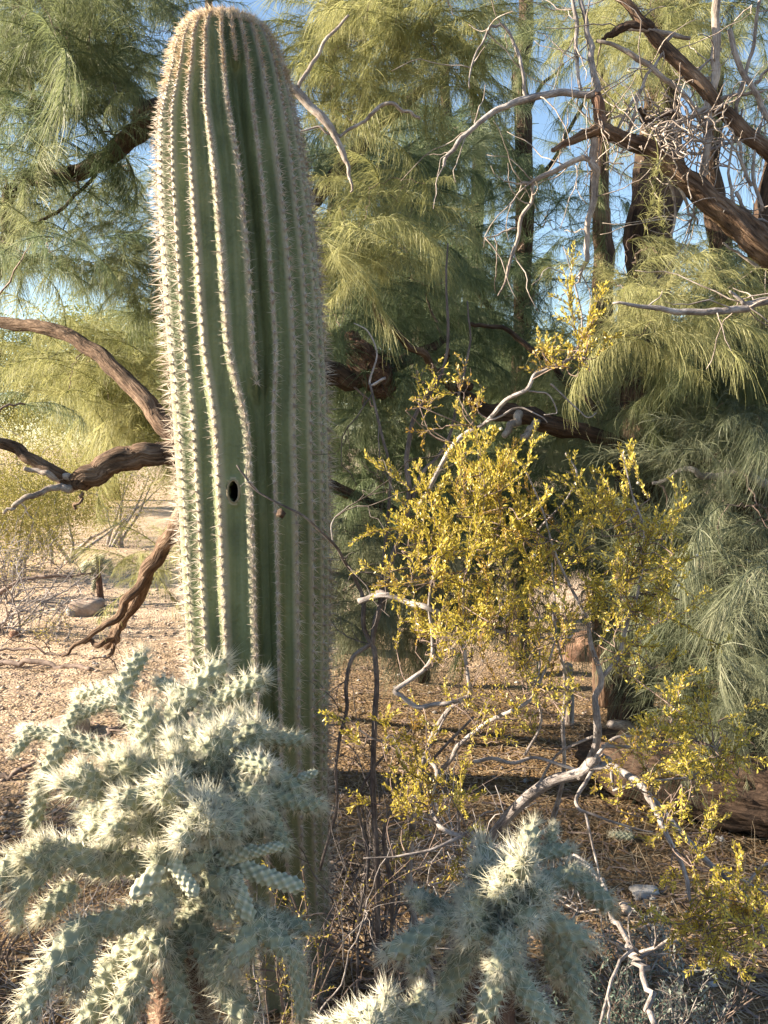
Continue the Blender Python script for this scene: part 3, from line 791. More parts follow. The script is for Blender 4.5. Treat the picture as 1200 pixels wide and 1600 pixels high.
stem([(822, 610, 2.4), (850, 614, 2.4), (865, 630, 2.4), (868, 645, 2.4), (850, 648, 2.4)], [4, 3, 2])
stem([(860, 600, 2.4), (880, 618, 2.4), (905, 640, 2.4), (920, 653, 2.4), (932, 645, 2.4)], [4, 3, 2])
stem([(840, 830, 2.45), (885, 780, 2.42), (900, 740, 2.4), (884, 708, 2.4)], [5, 3])
# leafy shoots
shoots = []
def shoot(x0, y0, x1, y1, Y0=CY, Y1=None): shoots.append((P(x0, y0, Y0), P(x1, y1, Y1 if Y1 else Y0 + rng.normal(0, .05)), 1.0))
for a in [(745, 850, 712, 690), (750, 800, 745, 676), (820, 850, 800, 722), (905, 880, 885, 708), (1000, 850, 972, 704), (660, 850, 645, 742), (700, 880, 688, 785), (1010, 860, 1050, 800),
          (1030, 930, 1092, 868), (760, 800, 775, 700), (840, 850, 835, 760), (790, 830, 765, 720), (930, 850, 905, 765), (870, 880, 878, 800), (960, 820, 945, 730), (1000, 900, 1030, 790), (640, 900, 604, 880), (1015, 780, 990, 712),
          (905, 545, 880, 425), (905, 500, 895, 380), (915, 560, 950, 440), (880, 580, 855, 520), (900, 560, 925, 480), (870, 575, 840, 540), (930, 560, 945, 520)]:
    shoot(*a)
def zone(cx, cy, rx, ry, n, Y=CY, dY=.12, up=.75, ln=(60, 120), dens=1.0):
    for _ in range(n):
        a = rng.uniform(0, 6.283); r = math.sqrt(rng.random())
        x, y = cx + rx * r * math.cos(a), cy + ry * r * math.sin(a)
        L = rng.uniform(*ln); an = rng.normal(0, .55) if rng.random() < up else rng.uniform(0, 6.28)
        Y0 = Y + rng.normal(0, dY)
        shoots.append((P(x, y, Y0), P(x + L * math.sin(an), y - L * math.cos(an), Y0 + rng.normal(0, .04)), dens))
zone(720, 820, 95, 90, 24, ln=(70, 150)); zone(820, 870, 95, 95, 19, ln=(60, 140)); zone(930, 890, 75, 110, 21, ln=(60, 140)); zone(1020, 900, 60, 80, 22, dens=.8)
zone(650, 900, 50, 50, 12); zone(770, 1000, 120, 50, 36, dens=.7); zone(640, 1020, 45, 40, 6, dens=.7, ln=(40, 80)); zone(1000, 1020, 70, 30, 10, dens=.8, ln=(40, 80))
zone(700, 640, 70, 30, 9, dens=.5, ln=(30, 70)); zone(890, 560, 50, 40, 8, dens=.6, ln=(30, 80), Y=2.4)
zone(640, 1230, 70, 70, 20, Y=2.3, ln=(40, 80), dens=.8); zone(730, 1270, 20, 30, 4, Y=2.2, ln=(40, 80)); zone(560, 1150, 25, 25, 3, Y=2.4, ln=(30, 60))
zone(1075, 1180, 90, 70, 42, Y=2.3, up=.5, ln=(40, 90)); zone(990, 1250, 50, 30, 7, Y=2.28, up=.3, ln=(40, 70), dens=.7)
zone(1130, 1440, 75, 45, 44, Y=2.12, up=.35, ln=(35, 80)); zone(1095, 1330, 40, 40, 8, Y=2.18, ln=(30, 60), dens=.8)
zone(720, 1345, 40, 30, 5, Y=2.16, up=0, ln=(30, 60), dens=.6); zone(790, 1110, 140, 60, 26, dens=.5, ln=(40, 80))
nodes = np.array(NODES)
tw = MB(); LB = []; LD = []; RB = []; RD = []
def leafline(p, dens, dry):
    seg = np.linalg.norm(np.diff(p, axis=0), axis=1); s_ = np.concatenate([[0], np.cumsum(seg)])
    t = .02 * rng.random()
    while t < s_[-1]:
        if rng.random() < dens:
            q = np.array([np.interp(t, s_, p[:, k]) for k in range(3)])
            k = min(len(p) - 2, int(np.searchsorted(s_, t)) - 1 if t > 0 else 0)
            d = p[k + 1] - p[k]; d = d / (np.linalg.norm(d) + 1e-9)
            sd_ = np.cross(d, rng.normal(0, 1, 3)); sd_ /= np.linalg.norm(sd_) + 1e-9
            for sg in (1, -1):
                (RB if dry else LB).append(q); (RD if dry else LD).append(d * .9 + sg * sd_ * .75 + np.array([0, 0, .25]))
        t += rng.uniform(.0032, .0068)
for a, b, dens in shoots:
    L = np.linalg.norm(b - a)
    k = np.argmin(np.linalg.norm(nodes - a, axis=1)); root = nodes[k]
    if np.linalg.norm(root - a) > .01:
        mid = (root + a) / 2 + rng.normal(0, .012, 3)
        tw.tube(catmull([root, mid, a], 4), [.0018, .0014], 4)
    p = catmull([a, (a + b) / 2 + rng.normal(0, .10 * L, 3), b], 6)
    p[1:] += rng.normal(0, .0022, p[1:].shape)
    tw.tube(p, [.0015, .0007], 4)
    dry = rng.random() < (.3 if dens < .8 else .06)
    leafline(p, dens, dry)
    for _ in range(int(L / .019)):
        t = rng.uniform(.05, .95); k = int(t * (len(p) - 1)); q = p[k]
        d = (b - a) / L + rng.normal(0, .6, 3)
        sp = wander(q, d, rng.uniform(.02, .065) * (1.3 - t * .6), 4, .25)
        tw.tube(sp, [.0009, .0006], 3)
        leafline(sp, min(1, dens * 1.1), dry)
tag(tw.build('twigs', M_TWIG, CREO), kind='stuff')
mb = MB(); leaves(mb, np.array(LB), np.array(LD), rng.uniform(.007, .0135, len(LB)), .42)
tag(mb.build('leaves', M_CREO, CREO, smooth=False), kind='stuff')
mb = MB(); leaves(mb, np.array(RB), np.array(RD), rng.uniform(.007, .013, len(RB)), .42)
tag(mb.build('dry_leaves', M_CREO_R, CREO, smooth=False), 'orange brown dry leaves', kind='stuff')
# white seed fuzz balls
for px, py in [(794, 758), (835, 868), (783, 670), (997, 755), (1089, 868), (1048, 888), (1060, 915)]:
    mb = MB(); c = P(px, py, 2.25); n_ = 60
    cones(mb, np.repeat(c[None], n_, 0), rng.normal(0, 1, (n_, 3)), .0055, .0009)
    mb.build('seed_ball', M_CSPINE, CREO, smooth=False)

# ------------------------------------------------------------------ dark leafless shrub right of the saguaro
DS = thing('leafless_shrub', 'dark leafless shrub with crooked stems touching the right side of the saguaro', 'shrub', (P(590, 1400, 2.65)[0], 2.65, 0))
dn = []
def dst(l, w, m=M_DARKSTEM, Yd=2.6): return stem(l, w, Yd, DS, m, 'stem', 5, dn)
bx = P(590, 1400, 2.65)[0]
dst([gpt(bx, 2.65), (590, 1420), (586, 1300), (582, 1200), (585, 1130), (588, 1060), (583, 1012), (570, 985), (568, 940), (560, 918), (540, 880, 2.55), (520, 850, 2.5), (482, 812, 2.45), (440, 788, 2.44), (400, 765, 2.44), (370, 727, 2.44)], [14, 13, 12, 11, 10, 8, 6, 4, 3])
dst([(582, 1010), (590, 965), (600, 932), (610, 880), (630, 820), (640, 765), (634, 722), (640, 680), (652, 640), (688, 585), (700, 520), (697, 450), (700, 380)], [11, 13, 13, 10, 8, 6, 3])
dst([(585, 1000), (552, 1028), (541, 1070), (542, 1108), (532, 1150), (523, 1200), (526, 1255), (514, 1310), (500, 1360)], [9, 8, 7, 6])
dst([(570, 935), (590, 925, 2.5), (605, 932, 2.42)], [9, 10])
dst([(634, 800), (660, 740), (700, 690), (720, 600), (735, 530), (730, 470)], [9, 7, 5, 3])
dst([(520, 848, 2.5), (518, 825, 2.5), (525, 808, 2.5), (545, 790, 2.5)], [3, 2], M_STEM)
dst([(404, 768, 2.44), (385, 745, 2.44), (387, 720, 2.43)], [2.5, 1.5], M_STEM)
dst([(400, 763, 2.44), (388, 752, 2.42), (375, 760, 2.42)], [2.5, 1.5], M_STEM)
dst([gpt(bx + .02, 2.7), (612, 1400), (600, 1300), (640, 1230), (690, 1170), (740, 1120)], [9, 8, 5])
dst([gpt(bx - .05, 2.6), (560, 1450), (575, 1350), (560, 1250), (600, 1180), (640, 1140)], [8, 7, 4])
dst([(602, 590, 2.6), (578, 600, 2.6), (590, 555, 2.6), (575, 520, 2.6), (553, 505, 2.6)], [6, 4, 2], M_STEM)
dst([(590, 965), (610, 760), (595, 680), (578, 600)], [7, 6, 5])
mb = MB()
for _ in range(34):
    p = dn[rng.integers(0, len(dn))]
    if p[2] > 1.75 or p[0] < -.13: continue
    bush_twigs(mb, p, rng.normal(0, 1, 3) + [0, -.2, .3], rng.uniform(.1, .3), .0022, 1, .3)
tag(mb.build('twigs', M_DARKSTEM, DS), kind='stuff')

def twig_thicket(label, base, n, h, r=.004, m=M_DARKSTEM, depth=2, spread=.5, cat='shrub', name='leafless_shrub', wig=.25):
    T = thing(name, label, cat, base)
    for s_ in range(n):
        mb = MB()
        st = np.asarray(base) + [rng.normal(0, .06), rng.normal(0, .06), -.02]
        bush_twigs(mb, st, np.array([rng.normal(0, spread), rng.normal(0, spread), 1]), h * rng.uniform(.6, 1.1), r * rng.uniform(.6, 1.2), depth, wig, 0, None, 5, (2, 5))
        mb.build('stem', m, T)
    return T
def gbase(px, Y, z=None):
    x = (px - 600) * Y / F
    return np.array([x, Y, float(GH(x, Y))])
twig_thicket('dark tangle of bare twigs at the foot of the saguaro, right side', gbase(575, 3.0), 16, .9)
twig_thicket('bare twigs behind the shaded cholla, left side', gbase(640, 2.7), 8, .7, .004, M_TWIG)
twig_thicket('pale bare twigs at the bottom left corner below the big cholla', gbase(60, 2.4), 9, .55, .0035, M_STEM, spread=.9)
twig_thicket('dry brown twigs at the left edge behind the big cholla', gbase(-10, 2.9), 9, .6, .004, M_TWIG, spread=.9)
twig_thicket('bare twigs under the creosote at centre, on litter', gbase(760, 3.4), 8, .7, .005, M_STEM, spread=.8)
twig_thicket('low dead twigs at the bottom right corner', gbase(1120, 2.3), 9, .4, .003, M_TWIG, spread=1.0)
twig_thicket('thin twigs rising between the big cholla and the saguaro base', gbase(470, 2.45), 5, .75, .004, M_STEM, spread=.2)

# small creosote sprig in front of the saguaro
def leafy_bush(label, base, h, n, m_l, m_s=M_TWIG, leaf=.011, spread=.45, dens=1.0, r=.004, name='creosote_bush', group=None, lean=(0, 0), depth=2, wig=.18):
    T = thing(name, label, 'bush', base, group)
    tw = MB(); tips = []
    for s_ in range(n):
        st = np.asarray(base) + [rng.normal(0, .05), rng.normal(0, .05), -.02]
        bush_twigs(tw, st, np.array([rng.normal(lean[0], spread), rng.normal(lean[1], spread), 1]), h * rng.uniform(.6, .9), r, depth, wig, .1, tips, 5, (3, 6))
    B = []; D = []
    for p in tips:
        if len(p) < 3: continue
        st_ = 0 if np.linalg.norm(p[-1] - p[0]) < h * .45 else len(p) // 2
        for k in range(st_, len(p) - 1):
            d = p[k + 1] - p[k]; Ls = np.linalg.norm(d)
            for _ in range(max(1, int(Ls / (leaf * .75) * dens))):
                B.append(p[k] + d * rng.random()); D.append(d / Ls + rng.normal(0, .8, 3))
    tw.build('stems', m_s, T)['kind'] = 'stuff'
    mb = MB(); leaves(mb, np.array(B), np.array(D), rng.uniform(.7, 1.2, len(B)) * leaf, .42)
    tag(mb.build('leaves', m_l, T, smooth=False), kind='stuff')
    return T
leafy_bush('young creosote with small leaves in front of the saguaro, behind the big cholla', gbase(462, 2.4), .9, 5, M_CREO, spread=.03, leaf=.010, r=.003, depth=1, wig=.1)
leafy_bush('small grey leaved plant at the bottom right', gbase(1050, 2.35), .34, 12, M_GREY_LEAF, M_STEM, leaf=.014, spread=.6, dens=.9, r=.003, name='grey_shrub')
leafy_bush('tiny pale plant on dark soil between shaded cholla and log', gbase(1010, 2.9), .22, 8, M_GREY_LEAF, M_STEM, leaf=.012, spread=.7, dens=.6, r=.003, name='grey_shrub')

# ------------------------------------------------------------------ low dark shrub at the bottom right
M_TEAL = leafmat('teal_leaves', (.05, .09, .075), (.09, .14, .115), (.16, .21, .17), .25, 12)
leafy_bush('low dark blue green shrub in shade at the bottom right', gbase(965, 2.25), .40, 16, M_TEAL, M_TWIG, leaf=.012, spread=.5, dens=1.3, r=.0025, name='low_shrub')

# ------------------------------------------------------------------ feathery foliage: one spray of hanging strands, many times
SPRAYS = {}
def spray(seed, nst, length, droop, m, wid, up=0.0):
    g = np.random.default_rng(seed)
    mb = MB(); tl = .46
    tw = [np.zeros(3)]; d = np.array([1, 0, .35 + up]); d /= np.linalg.norm(d)
    for k in range(7):
        d = d + np.array([0, 0, -.16 * droop]) + g.normal(0, .05, 3); d /= np.linalg.norm(d); tw.append(tw[-1] + d * tl / 7)
    tw = np.array(tw)
    mb.tube(tw, [.0028, .0012], 3)
    t = g.random(nst) ** .8 * 7
    k = np.minimum(t.astype(int), 6); base = tw[k] + (tw[k + 1] - tw[k]) * (t - k)[:, None]
    td = tw[k + 1] - tw[k]; td /= np.linalg.norm(td, axis=1, keepdims=True)
    dd = td * .75 + g.normal(0, .42, (nst, 3)); dd[:, 2] += up - .05; dd /= np.linalg.norm(dd, axis=1, keepdims=True)
    L = g.uniform(.25, 1.0, nst) * length; m_ = 6
    pts = np.empty((nst, m_, 3)); pts[:, 0] = base
    for q in range(1, m_):
        dd = dd + np.array([0, 0, -1.0]) * (.48 * droop) + g.normal(0, .11, (nst, 3)); dd /= np.linalg.norm(dd, axis=1, keepdims=True)
        pts[:, q] = pts[:, q - 1] + dd * (L / (m_ - 1))[:, None]
    ribbons(mb, pts, wid * g.uniform(.7, 1.2, nst))
    o = mb.build('strand_spray', m); 
    COL.objects.unlink(o)
    return o
def variants(m, tagn):
    c = bpy.data.collections.new('sprays_' + tagn)
    for i_ in range(4): c.objects.link(spray(10 + i_, 170, (.19, .25, .16, .30)[i_], (.9, .8, .6, 1.1)[i_], m, .0025))
    for i_ in range(3): c.objects.link(spray(20 + i_, 150, .15, (.45, .3, .6)[i_], m, .0024, (.25, .1, -.1)[i_]))
    SPRAYS[tagn] = c
for m, t in ((M_NEEDLE, 'pale'), (M_NEEDLE_Y, 'yellow'), (M_NEEDLE_B, 'blue'), (M_NEEDLE_G, 'grey')): variants(m, t)
def fleck(seed, m, n, size, leaf):
    """a clump of small leaves for far bushes"""
    g = np.random.default_rng(seed)
    mb = MB(); B = g.normal(0, size * .4, (n, 3)); D = g.normal(0, 1, (n, 3)) + [0, 0, .4]
    leaves(mb, B, D, g.uniform(.6, 1.3, n) * leaf, .3)
    o = mb.build('leaf_clump', m, smooth=False); COL.objects.unlink(o); return o
c = bpy.data.collections.new('clumps_far')
for i_ in range(4): c.objects.link(fleck(40 + i_, M_FAR, 90, .3, .06))
SPRAYS['far'] = c
c = bpy.data.collections.new('clumps_creo')
for i_ in range(4): c.objects.link(fleck(50 + i_, M_CREO_F, 90, .16, .022))
SPRAYS['creo'] = c

def scatter_group(coll):
    ng = bpy.data.node_groups.new('scatter_' + coll.name, 'GeometryNodeTree')
    ng.interface.new_socket('Geometry', in_out='INPUT', socket_type='NodeSocketGeometry')
    ng.interface.new_socket('Geometry', in_out='OUTPUT', socket_type='NodeSocketGeometry')
    gi = ng.nodes.new('NodeGroupInput'); go = ng.nodes.new('NodeGroupOutput')
    ci = ng.nodes.new('GeometryNodeCollectionInfo'); ci.inputs['Collection'].default_value = coll
    ci.inputs['Separate Children'].default_value = True; ci.inputs['Reset Children'].default_value = True
    ip = ng.nodes.new('GeometryNodeInstanceOnPoints'); ip.inputs['Pick Instance'].default_value = True
    ra = ng.nodes.new('GeometryNodeInputNamedAttribute'); ra.data_type = 'FLOAT_VECTOR'; ra.inputs['Name'].default_value = 'rot'
    sa = ng.nodes.new('GeometryNodeInputNamedAttribute'); sa.data_type = 'FLOAT'; sa.inputs['Name'].default_value = 'scl'
    ia = ng.nodes.new('GeometryNodeInputNamedAttribute'); ia.data_type = 'INT'; ia.inputs['Name'].default_value = 'pick'
    e2 = ng.nodes.new('FunctionNodeEulerToRotation')
    l = ng.links.new
    l(gi.outputs[0], ip.inputs['Points']); l(ci.outputs[0], ip.inputs['Instance']); l(ra.outputs[0], e2.inputs[0]); l(e2.outputs[0], ip.inputs['Rotation'])
    l(sa.outputs[0], ip.inputs['Scale']); l(ia.outputs[0], ip.inputs['Instance Index']); l(ip.outputs[0], go.inputs[0])
    return ng
NG = {k: scatter_group(c) for k, c in SPRAYS.items()}
def scatter(name, pts, rot, scl, key, parent):
    me = bpy.data.meshes.new(name); n = len(pts)
    me.vertices.add(n); me.vertices.foreach_set('co', np.asarray(pts, np.float32).ravel())
    a = me.attributes.new('rot', 'FLOAT_VECTOR', 'POINT'); a.data.foreach_set('vector', np.asarray(rot, np.float32).ravel())
    a = me.attributes.new('scl', 'FLOAT', 'POINT'); a.data.foreach_set('value', np.asarray(scl, np.float32))
    a = me.attributes.new('pick', 'INT', 'POINT'); a.data.foreach_set('value', rng.integers(0, 4000, n).astype(np.int32))
    o = obj(name, me, parent)
    md = o.modifiers.new('scatter', 'NODES'); md.node_group = NG[key]
    return tag(o, kind='stuff')

# ------------------------------------------------------------------ trees
def limb(parent, lst, w, m=M_LIMB, Yd=5, sides=20, name='limb', rough=.05, ridges=.05, k=8, nodes=None, jit=.006):
    p = catmull(pth(lst, Yd), k); p[1:-1] += wob(len(p) - 2, jit * 1.5)
    mb = MB(); yy = np.mean(p[:, 1])
    mb.tube(p, [W(x, yy) / 2 for x in w], sides, rough=rough, ridges=ridges)
    if nodes is not None: nodes.extend(list(p))
    return mb.build(name, m, parent)

def network(parent, nodes, pts, r0=.009, m=M_TWIG, frac=.35, sag=.12):
    """thin branches from the limbs to the sprays"""
    nd = np.array(nodes); nr = np.full(len(nd), r0)
    sel = pts[rng.random(len(pts)) < frac]
    if not len(sel): return
    d0 = np.array([np.min(np.linalg.norm(nd - p, axis=1)) for p in sel])
    mb = MB()
    for p in sel[np.argsort(d0)]:
        dist = np.linalg.norm(nd - p, axis=1) + (nd[:, 2] > p[2] + .5) * .2
        k = int(np.argmin(dist)); a = nd[k]; r = nr[k]
        L = np.linalg.norm(p - a)
        if L < .05: continue
        mid = (a + p) / 2 + np.array([0, 0, sag * L]) + rng.normal(0, .07 * L, 3)
        c = catmull([a, mid, p], 5); c[1:-1] += rng.normal(0, .012 * min(1, L * 2), c[1:-1].shape)
        r1 = max(.0016, r * .82)
        mb.tube(c, [r1, max(.0013, r1 * .6)], 4, cap=False)
        nd = np.vstack([nd, c[2:]]); nr = np.concatenate([nr, np.linspace(r1, r1 * .7, len(c) - 2)])
    return tag(mb.build('branches', m, parent), kind='stuff')

def clump_points(cl, thin=.8):
    """cl: list of (px, py, rx, ry, Y, dY, n)"""
    out = []
    for px, py, rx, ry, Y, dY, n in cl:
        for _ in range(int(n * thin)):
            a = rng.uniform(0, 6.283); r = math.sqrt(rng.random())
            out.append(P(px + rx * r * math.cos(a), py + ry * r * math.sin(a), Y + rng.normal(0, dY)))
    return np.array(out)
def crown(parent, cl, key, nodes, scale=1.0, frac=.35, name='crown', m=M_TWIG, tilt=.32, r0=.009, lift=.10):
    pts = clump_points(cl)
    n = len(pts)
    rot = np.stack([rng.normal(0, tilt, n), rng.normal(0, tilt, n), rng.uniform(0, 6.283, n)], 1)
    scatter(name, pts + [0, 0, lift], rot, rng.uniform(.5, 1.2, n) * scale, key, parent)
    network(parent, nodes, pts + [0, 0, lift], frac=frac, m=m, r0=r0)

# --- tree behind the saguaro, limbs reaching left
TA = thing('feathery_tree', 'feathery tree behind the saguaro with thick brown limbs reaching left', 'tree', gbase(400, 4.6))
nA = []
b = gbase(400, 4.6)
limb(TA, [gpt(b[0], 4.6), (402, 1000, 4.6), (392, 800, 4.6), (385, 600, 4.6), (370, 350, 4.7), (365, 180, 4.8), (362, 90, 4.9)], [95, 85, 82, 75, 60, 45, 30], M_BARK, 4.6, 24, 'trunk', nodes=nA)
limb(TA, [(385, 720, 4.6), (310, 700, 4.6), (262, 668, 4.65), (232, 632, 4.7), (190, 585, 4.8), (142, 545, 4.9), (92, 520, 5), (40, 508, 5.1), (-40, 498, 5.2), (-140, 470, 5.3)], [44, 34, 29, 26, 25, 22, 20, 18, 16], nodes=nA, jit=.003)
limb(TA, [(385, 730, 4.6), (320, 725, 4.5), (262, 712, 4.45), (212, 712, 4.4), (168, 728, 4.4), (122, 756, 4.4)], [44, 36, 34, 35, 36, 34], M_LIMB, nodes=nA, rough=.09, ridges=.08)
limb(TA, [(128, 758, 4.4), (95, 745, 4.4), (50, 716, 4.4), (0, 692, 4.4), (-80, 660, 4.4)], [28, 20, 18, 16], M_LIMB, nodes=nA)
limb(TA, [(112, 762, 4.4), (75, 766, 4.35), (40, 784, 4.3), (6, 802, 4.3)], [14, 10, 8, 5], M_DEAD, sides=10)
limb(TA, [(115, 750, 4.4), (75, 740, 4.35), (38, 732, 4.35)], [13, 9, 7], M_DEAD, sides=10)
limb(TA, [(130, 770, 4.4), (122, 785, 4.4), (117, 795, 4.4)], [6, 4], M_LIMB, sides=8)
limb(TA, [(370, 230, 4.7), (310, 195, 4.7), (250, 182, 4.8), (215, 200, 4.85), (175, 238, 4.9), (130, 268, 5), (82, 278, 5), (35, 284, 5.1), (12, 318, 5.1), (2, 400, 5.1), (-20, 470, 5.2)], [60, 48, 40, 30, 26, 26, 24, 22, 18, 14], M_BARK_D, nodes=nA)
limb(TA, [(250, 182, 4.8), (200, 140, 4.9), (150, 80, 5), (95, 20, 5.1), (60, -60, 5.2)], [20, 16, 12, 10], M_BARK_D, nodes=nA, sides=12)
limb(TA, [(82, 280, 5), (60, 200, 5), (35, 100, 5), (20, 0, 5)], [10, 8, 6], M_BARK_D, nodes=nA, sides=10)
limb(TA, [(150, 270, 5), (110, 320, 5), (60, 350, 5), (20, 362, 5)], [6, 5, 4], M_BARK_D, nodes=nA, sides=8)
limb(TA, [(390, 790, 4.6), (300, 800, 4.8), (266, 838, 5), (236, 888, 5.2), (206, 948, 5.5), (182, 986, 5.7), (166, 1008, 5.8)], [34, 28, 24, 24, 20, 16, 12], M_LIMB, nodes=nA)
limb(TA, [(240, 885, 5.2), (192, 950, 5.3), (165, 975, 5.3), (130, 1000, 5.3), (97, 1025, 5.3)], [16, 14, 10, 7, 4], M_LIMB, sides=12)
limb(TA, [(185, 985, 5.6), (158, 1008, 5.6), (126, 1004, 5.6)], [12, 9, 5], M_LIMB, sides=10)
limb(TA, [(182, 985, 5.6), (178, 1012, 5.6), (162, 1030, 5.6)], [11, 8, 4], M_LIMB, sides=10)
limb(TA, [(385, 640, 4.6), (440, 600, 4.7), (520, 585, 4.8), (560, 590, 4.9), (640, 560, 5.2), (700, 530, 5.4)], [50, 44, 36, 30, 20, 12], M_BARK_D, nodes=nA)
limb(TA, [(375, 420, 4.7), (440, 360, 4.8), (520, 280, 5), (600, 190, 5.1), (680, 120, 5.2)], [34, 28, 20, 12], M_BARK_D, nodes=nA, sides=14)
limb(TA, [(385, 700, 4.6), (480, 740, 4.8), (560, 780, 5), (620, 800, 5.1), (680, 840, 5.2)], [26, 20, 12, 6], M_BARK_D, nodes=nA, sides=12)
limb(TA, [(392, 800, 4.6), (450, 860, 4.8), (540, 900, 5), (600, 930, 5.2)], [16, 10, 6], M_BARK_D, nodes=nA, sides=10)
clA = [(60, 60, 110, 90, 4.8, .25, 120), (190, 50, 90, 80, 5.0, .25, 80), (60, 180, 90, 60, 4.9, .2, 70), (150, 170, 80, 40, 4.9, .2, 40), (50, 370, 70, 90, 5.2, .3, 80), (190, 340, 60, 70, 5.6, .3, 45),
       (200, 430, 60, 70, 5.8, .2, 60), (110, 420, 50, 40, 5.8, .2, 34), (240, 500, 40, 60, 5.8, .2, 30)]
crown(TA, clA, 'pale', nA)
crown(TA, [(150, 600, 90, 50, 6.0, .3, 110), (190, 645, 60, 50, 6.0, .3, 90), (235, 705, 30, 40, 6.0, .15, 60), (255, 900, 25, 50, 5.6, .1, 26), (110, 560, 80, 40, 6.3, .3, 50)], 'yellow', nA)
crown(TA, [(60, 430, 30, 40, 4.1, .1, 9), (20, 300, 40, 50, 4.6, .2, 14), (30, 650, 30, 15, 4.9, .1, 4), (130, 230, 90, 25, 4.7, .1, 30)], 'blue', nA)
crown(TA, [(500, 110, 35, 50, 4.4, .1, 24), (570, 80, 70, 70, 4.3, .15, 84), (640, 50, 60, 50, 4.25, .15, 60), (690, 100, 40, 80, 4.2, .15, 62), (545, 190, 45, 50, 4.3, .12, 44), (545, 390, 45, 50, 4.2, .12, 44), (620, 340, 50, 40, 4.4, .12, 24), (590, 440, 60, 30, 4.2, .12, 34)], 'yellow', nA, scale=.85)
crown(TA, [(590, 260, 70, 60, 5.6, .3, 80), (560, 330, 60, 70, 5.3, .3, 70), (640, 450, 80, 70, 5.6, .3, 90), (700, 330, 60, 90, 6.0, .4, 80), (560, 620, 60, 70, 5.2, .2, 80), (600, 720, 70, 80, 5.5, .25, 110), (570, 810, 50, 50, 5.3, .2, 50),
           (680, 560, 60, 60, 6, .3, 60), (550, 500, 50, 60, 5.4, .3, 50)], 'blue', nA)
crown(TA, [(560, 990, 40, 60, 5.0, .2, 60), (640, 970, 50, 60, 5.2, .2, 80), (600, 900, 70, 60, 5.4, .2, 60), (545, 880, 30, 60, 5.0, .15, 26), (600, 880, 40, 50, 5.3, .2, 30)], 'grey', nA)

# --- thin trunks behind, centre
def back_tree(label, spec, w, cl, key, m=M_BARK_D, extra=(), scale=1.1, sides=14, name='feathery_tree'):
    T = thing(name, label, 'tree', gbase(*spec[0][:1], spec[0][2]))
    nd = []
    b = gbase(spec[0][0], spec[0][2])
    limb(T, [gpt(b[0], spec[0][2])] + list(spec[1:]), w, m, sides=sides, name='trunk', nodes=nd)
    for l, ww in extra: limb(T, l, ww, m, sides=10, nodes=nd)
    crown(T, cl, key, nd, scale)
    return T
back_tree('slender dark trunked feathery tree at centre right, sky on its right side', [(812, 0, 7.0), (812, 700, 7.0), (815, 500, 7), (818, 300, 7), (816, 120, 7), (824, -60, 7)], [34, 27, 26, 26, 24, 20],
          [(740, 260, 60, 60, 6.8, .4, 60), (850, 430, 50, 60, 7.2, .3, 40), (720, 450, 70, 70, 6.6, .4, 80), (780, 500, 60, 80, 6.8, .3, 70), (800, 330, 50, 40, 7, .3, 24), (780, 60, 50, 60, 7, .3, 24), (780, 740, 80, 80, 6.2, .3, 110), (860, 850, 90, 80, 6.0, .3, 120), (700, 850, 60, 80, 6.0, .3, 70), (930, 760, 60, 80, 6.0, .3, 80), (780, 930, 70, 40, 5.8, .2, 50), (880, 210, 50, 50, 7.2, .2, 14), (880, 360, 40, 50, 7.2, .2, 18), (975, 340, 20, 60, 7.2, .2, 12), (1085, 380, 40, 70, 7.2, .2, 20), (820, 620, 80, 50, 7, .3, 60), (700, 620, 60, 50, 6.6, .3, 40)], 'blue',
          extra=[([(816, 300, 7), (860, 260, 7), (900, 180, 7), (940, 120, 7.1)], [10, 6, 4]), ([(815, 260, 7), (760, 180, 7), (720, 60, 7)], [12, 8, 5]), ([(814, 560, 7), (760, 470, 6.8), (700, 400, 6.7)], [12, 8, 5]), ([(816, 200, 7), (840, 150, 7), (880, 100, 7.1)], [7, 4])])
back_tree('feathery tree with two leaning stems left of the slender trunk', [(660, 0, 6.6), (655, 700, 6.6), (650, 560, 6.6), (655, 420, 6.6), (672, 300, 6.6), (692, 200, 6.6), (700, 60, 6.6)], [26, 22, 20, 18, 16, 12],
          [(660, 240, 60, 60, 6.6, .3, 50), (620, 160, 50, 50, 6.8, .3, 30), (690, 480, 60, 60, 6.8, .3, 50), (740, 160, 40, 60, 6.6, .3, 22)], 'blue', extra=[([(652, 520, 6.6), (640, 400, 6.6), (632, 300, 6.7)], [14, 10])])
back_tree('feathery tree with a lichen green trunk left of the thick rough trunk', [(945, 0, 6.0), (948, 700, 6.0), (944, 520, 6), (942, 420, 6), (938, 320, 6), (940, 200, 6), (928, 60, 6)], [36, 34, 32, 28, 26, 18],
          [(880, 60, 60, 50, 6, .3, 26), (960, 120, 40, 50, 6.2, .3, 14), (930, 300, 25, 30, 6, .2, 10), (960, 600, 60, 50, 6, .3, 40), (900, 640, 60, 40, 6, .3, 30)], 'pale', M_BARK)

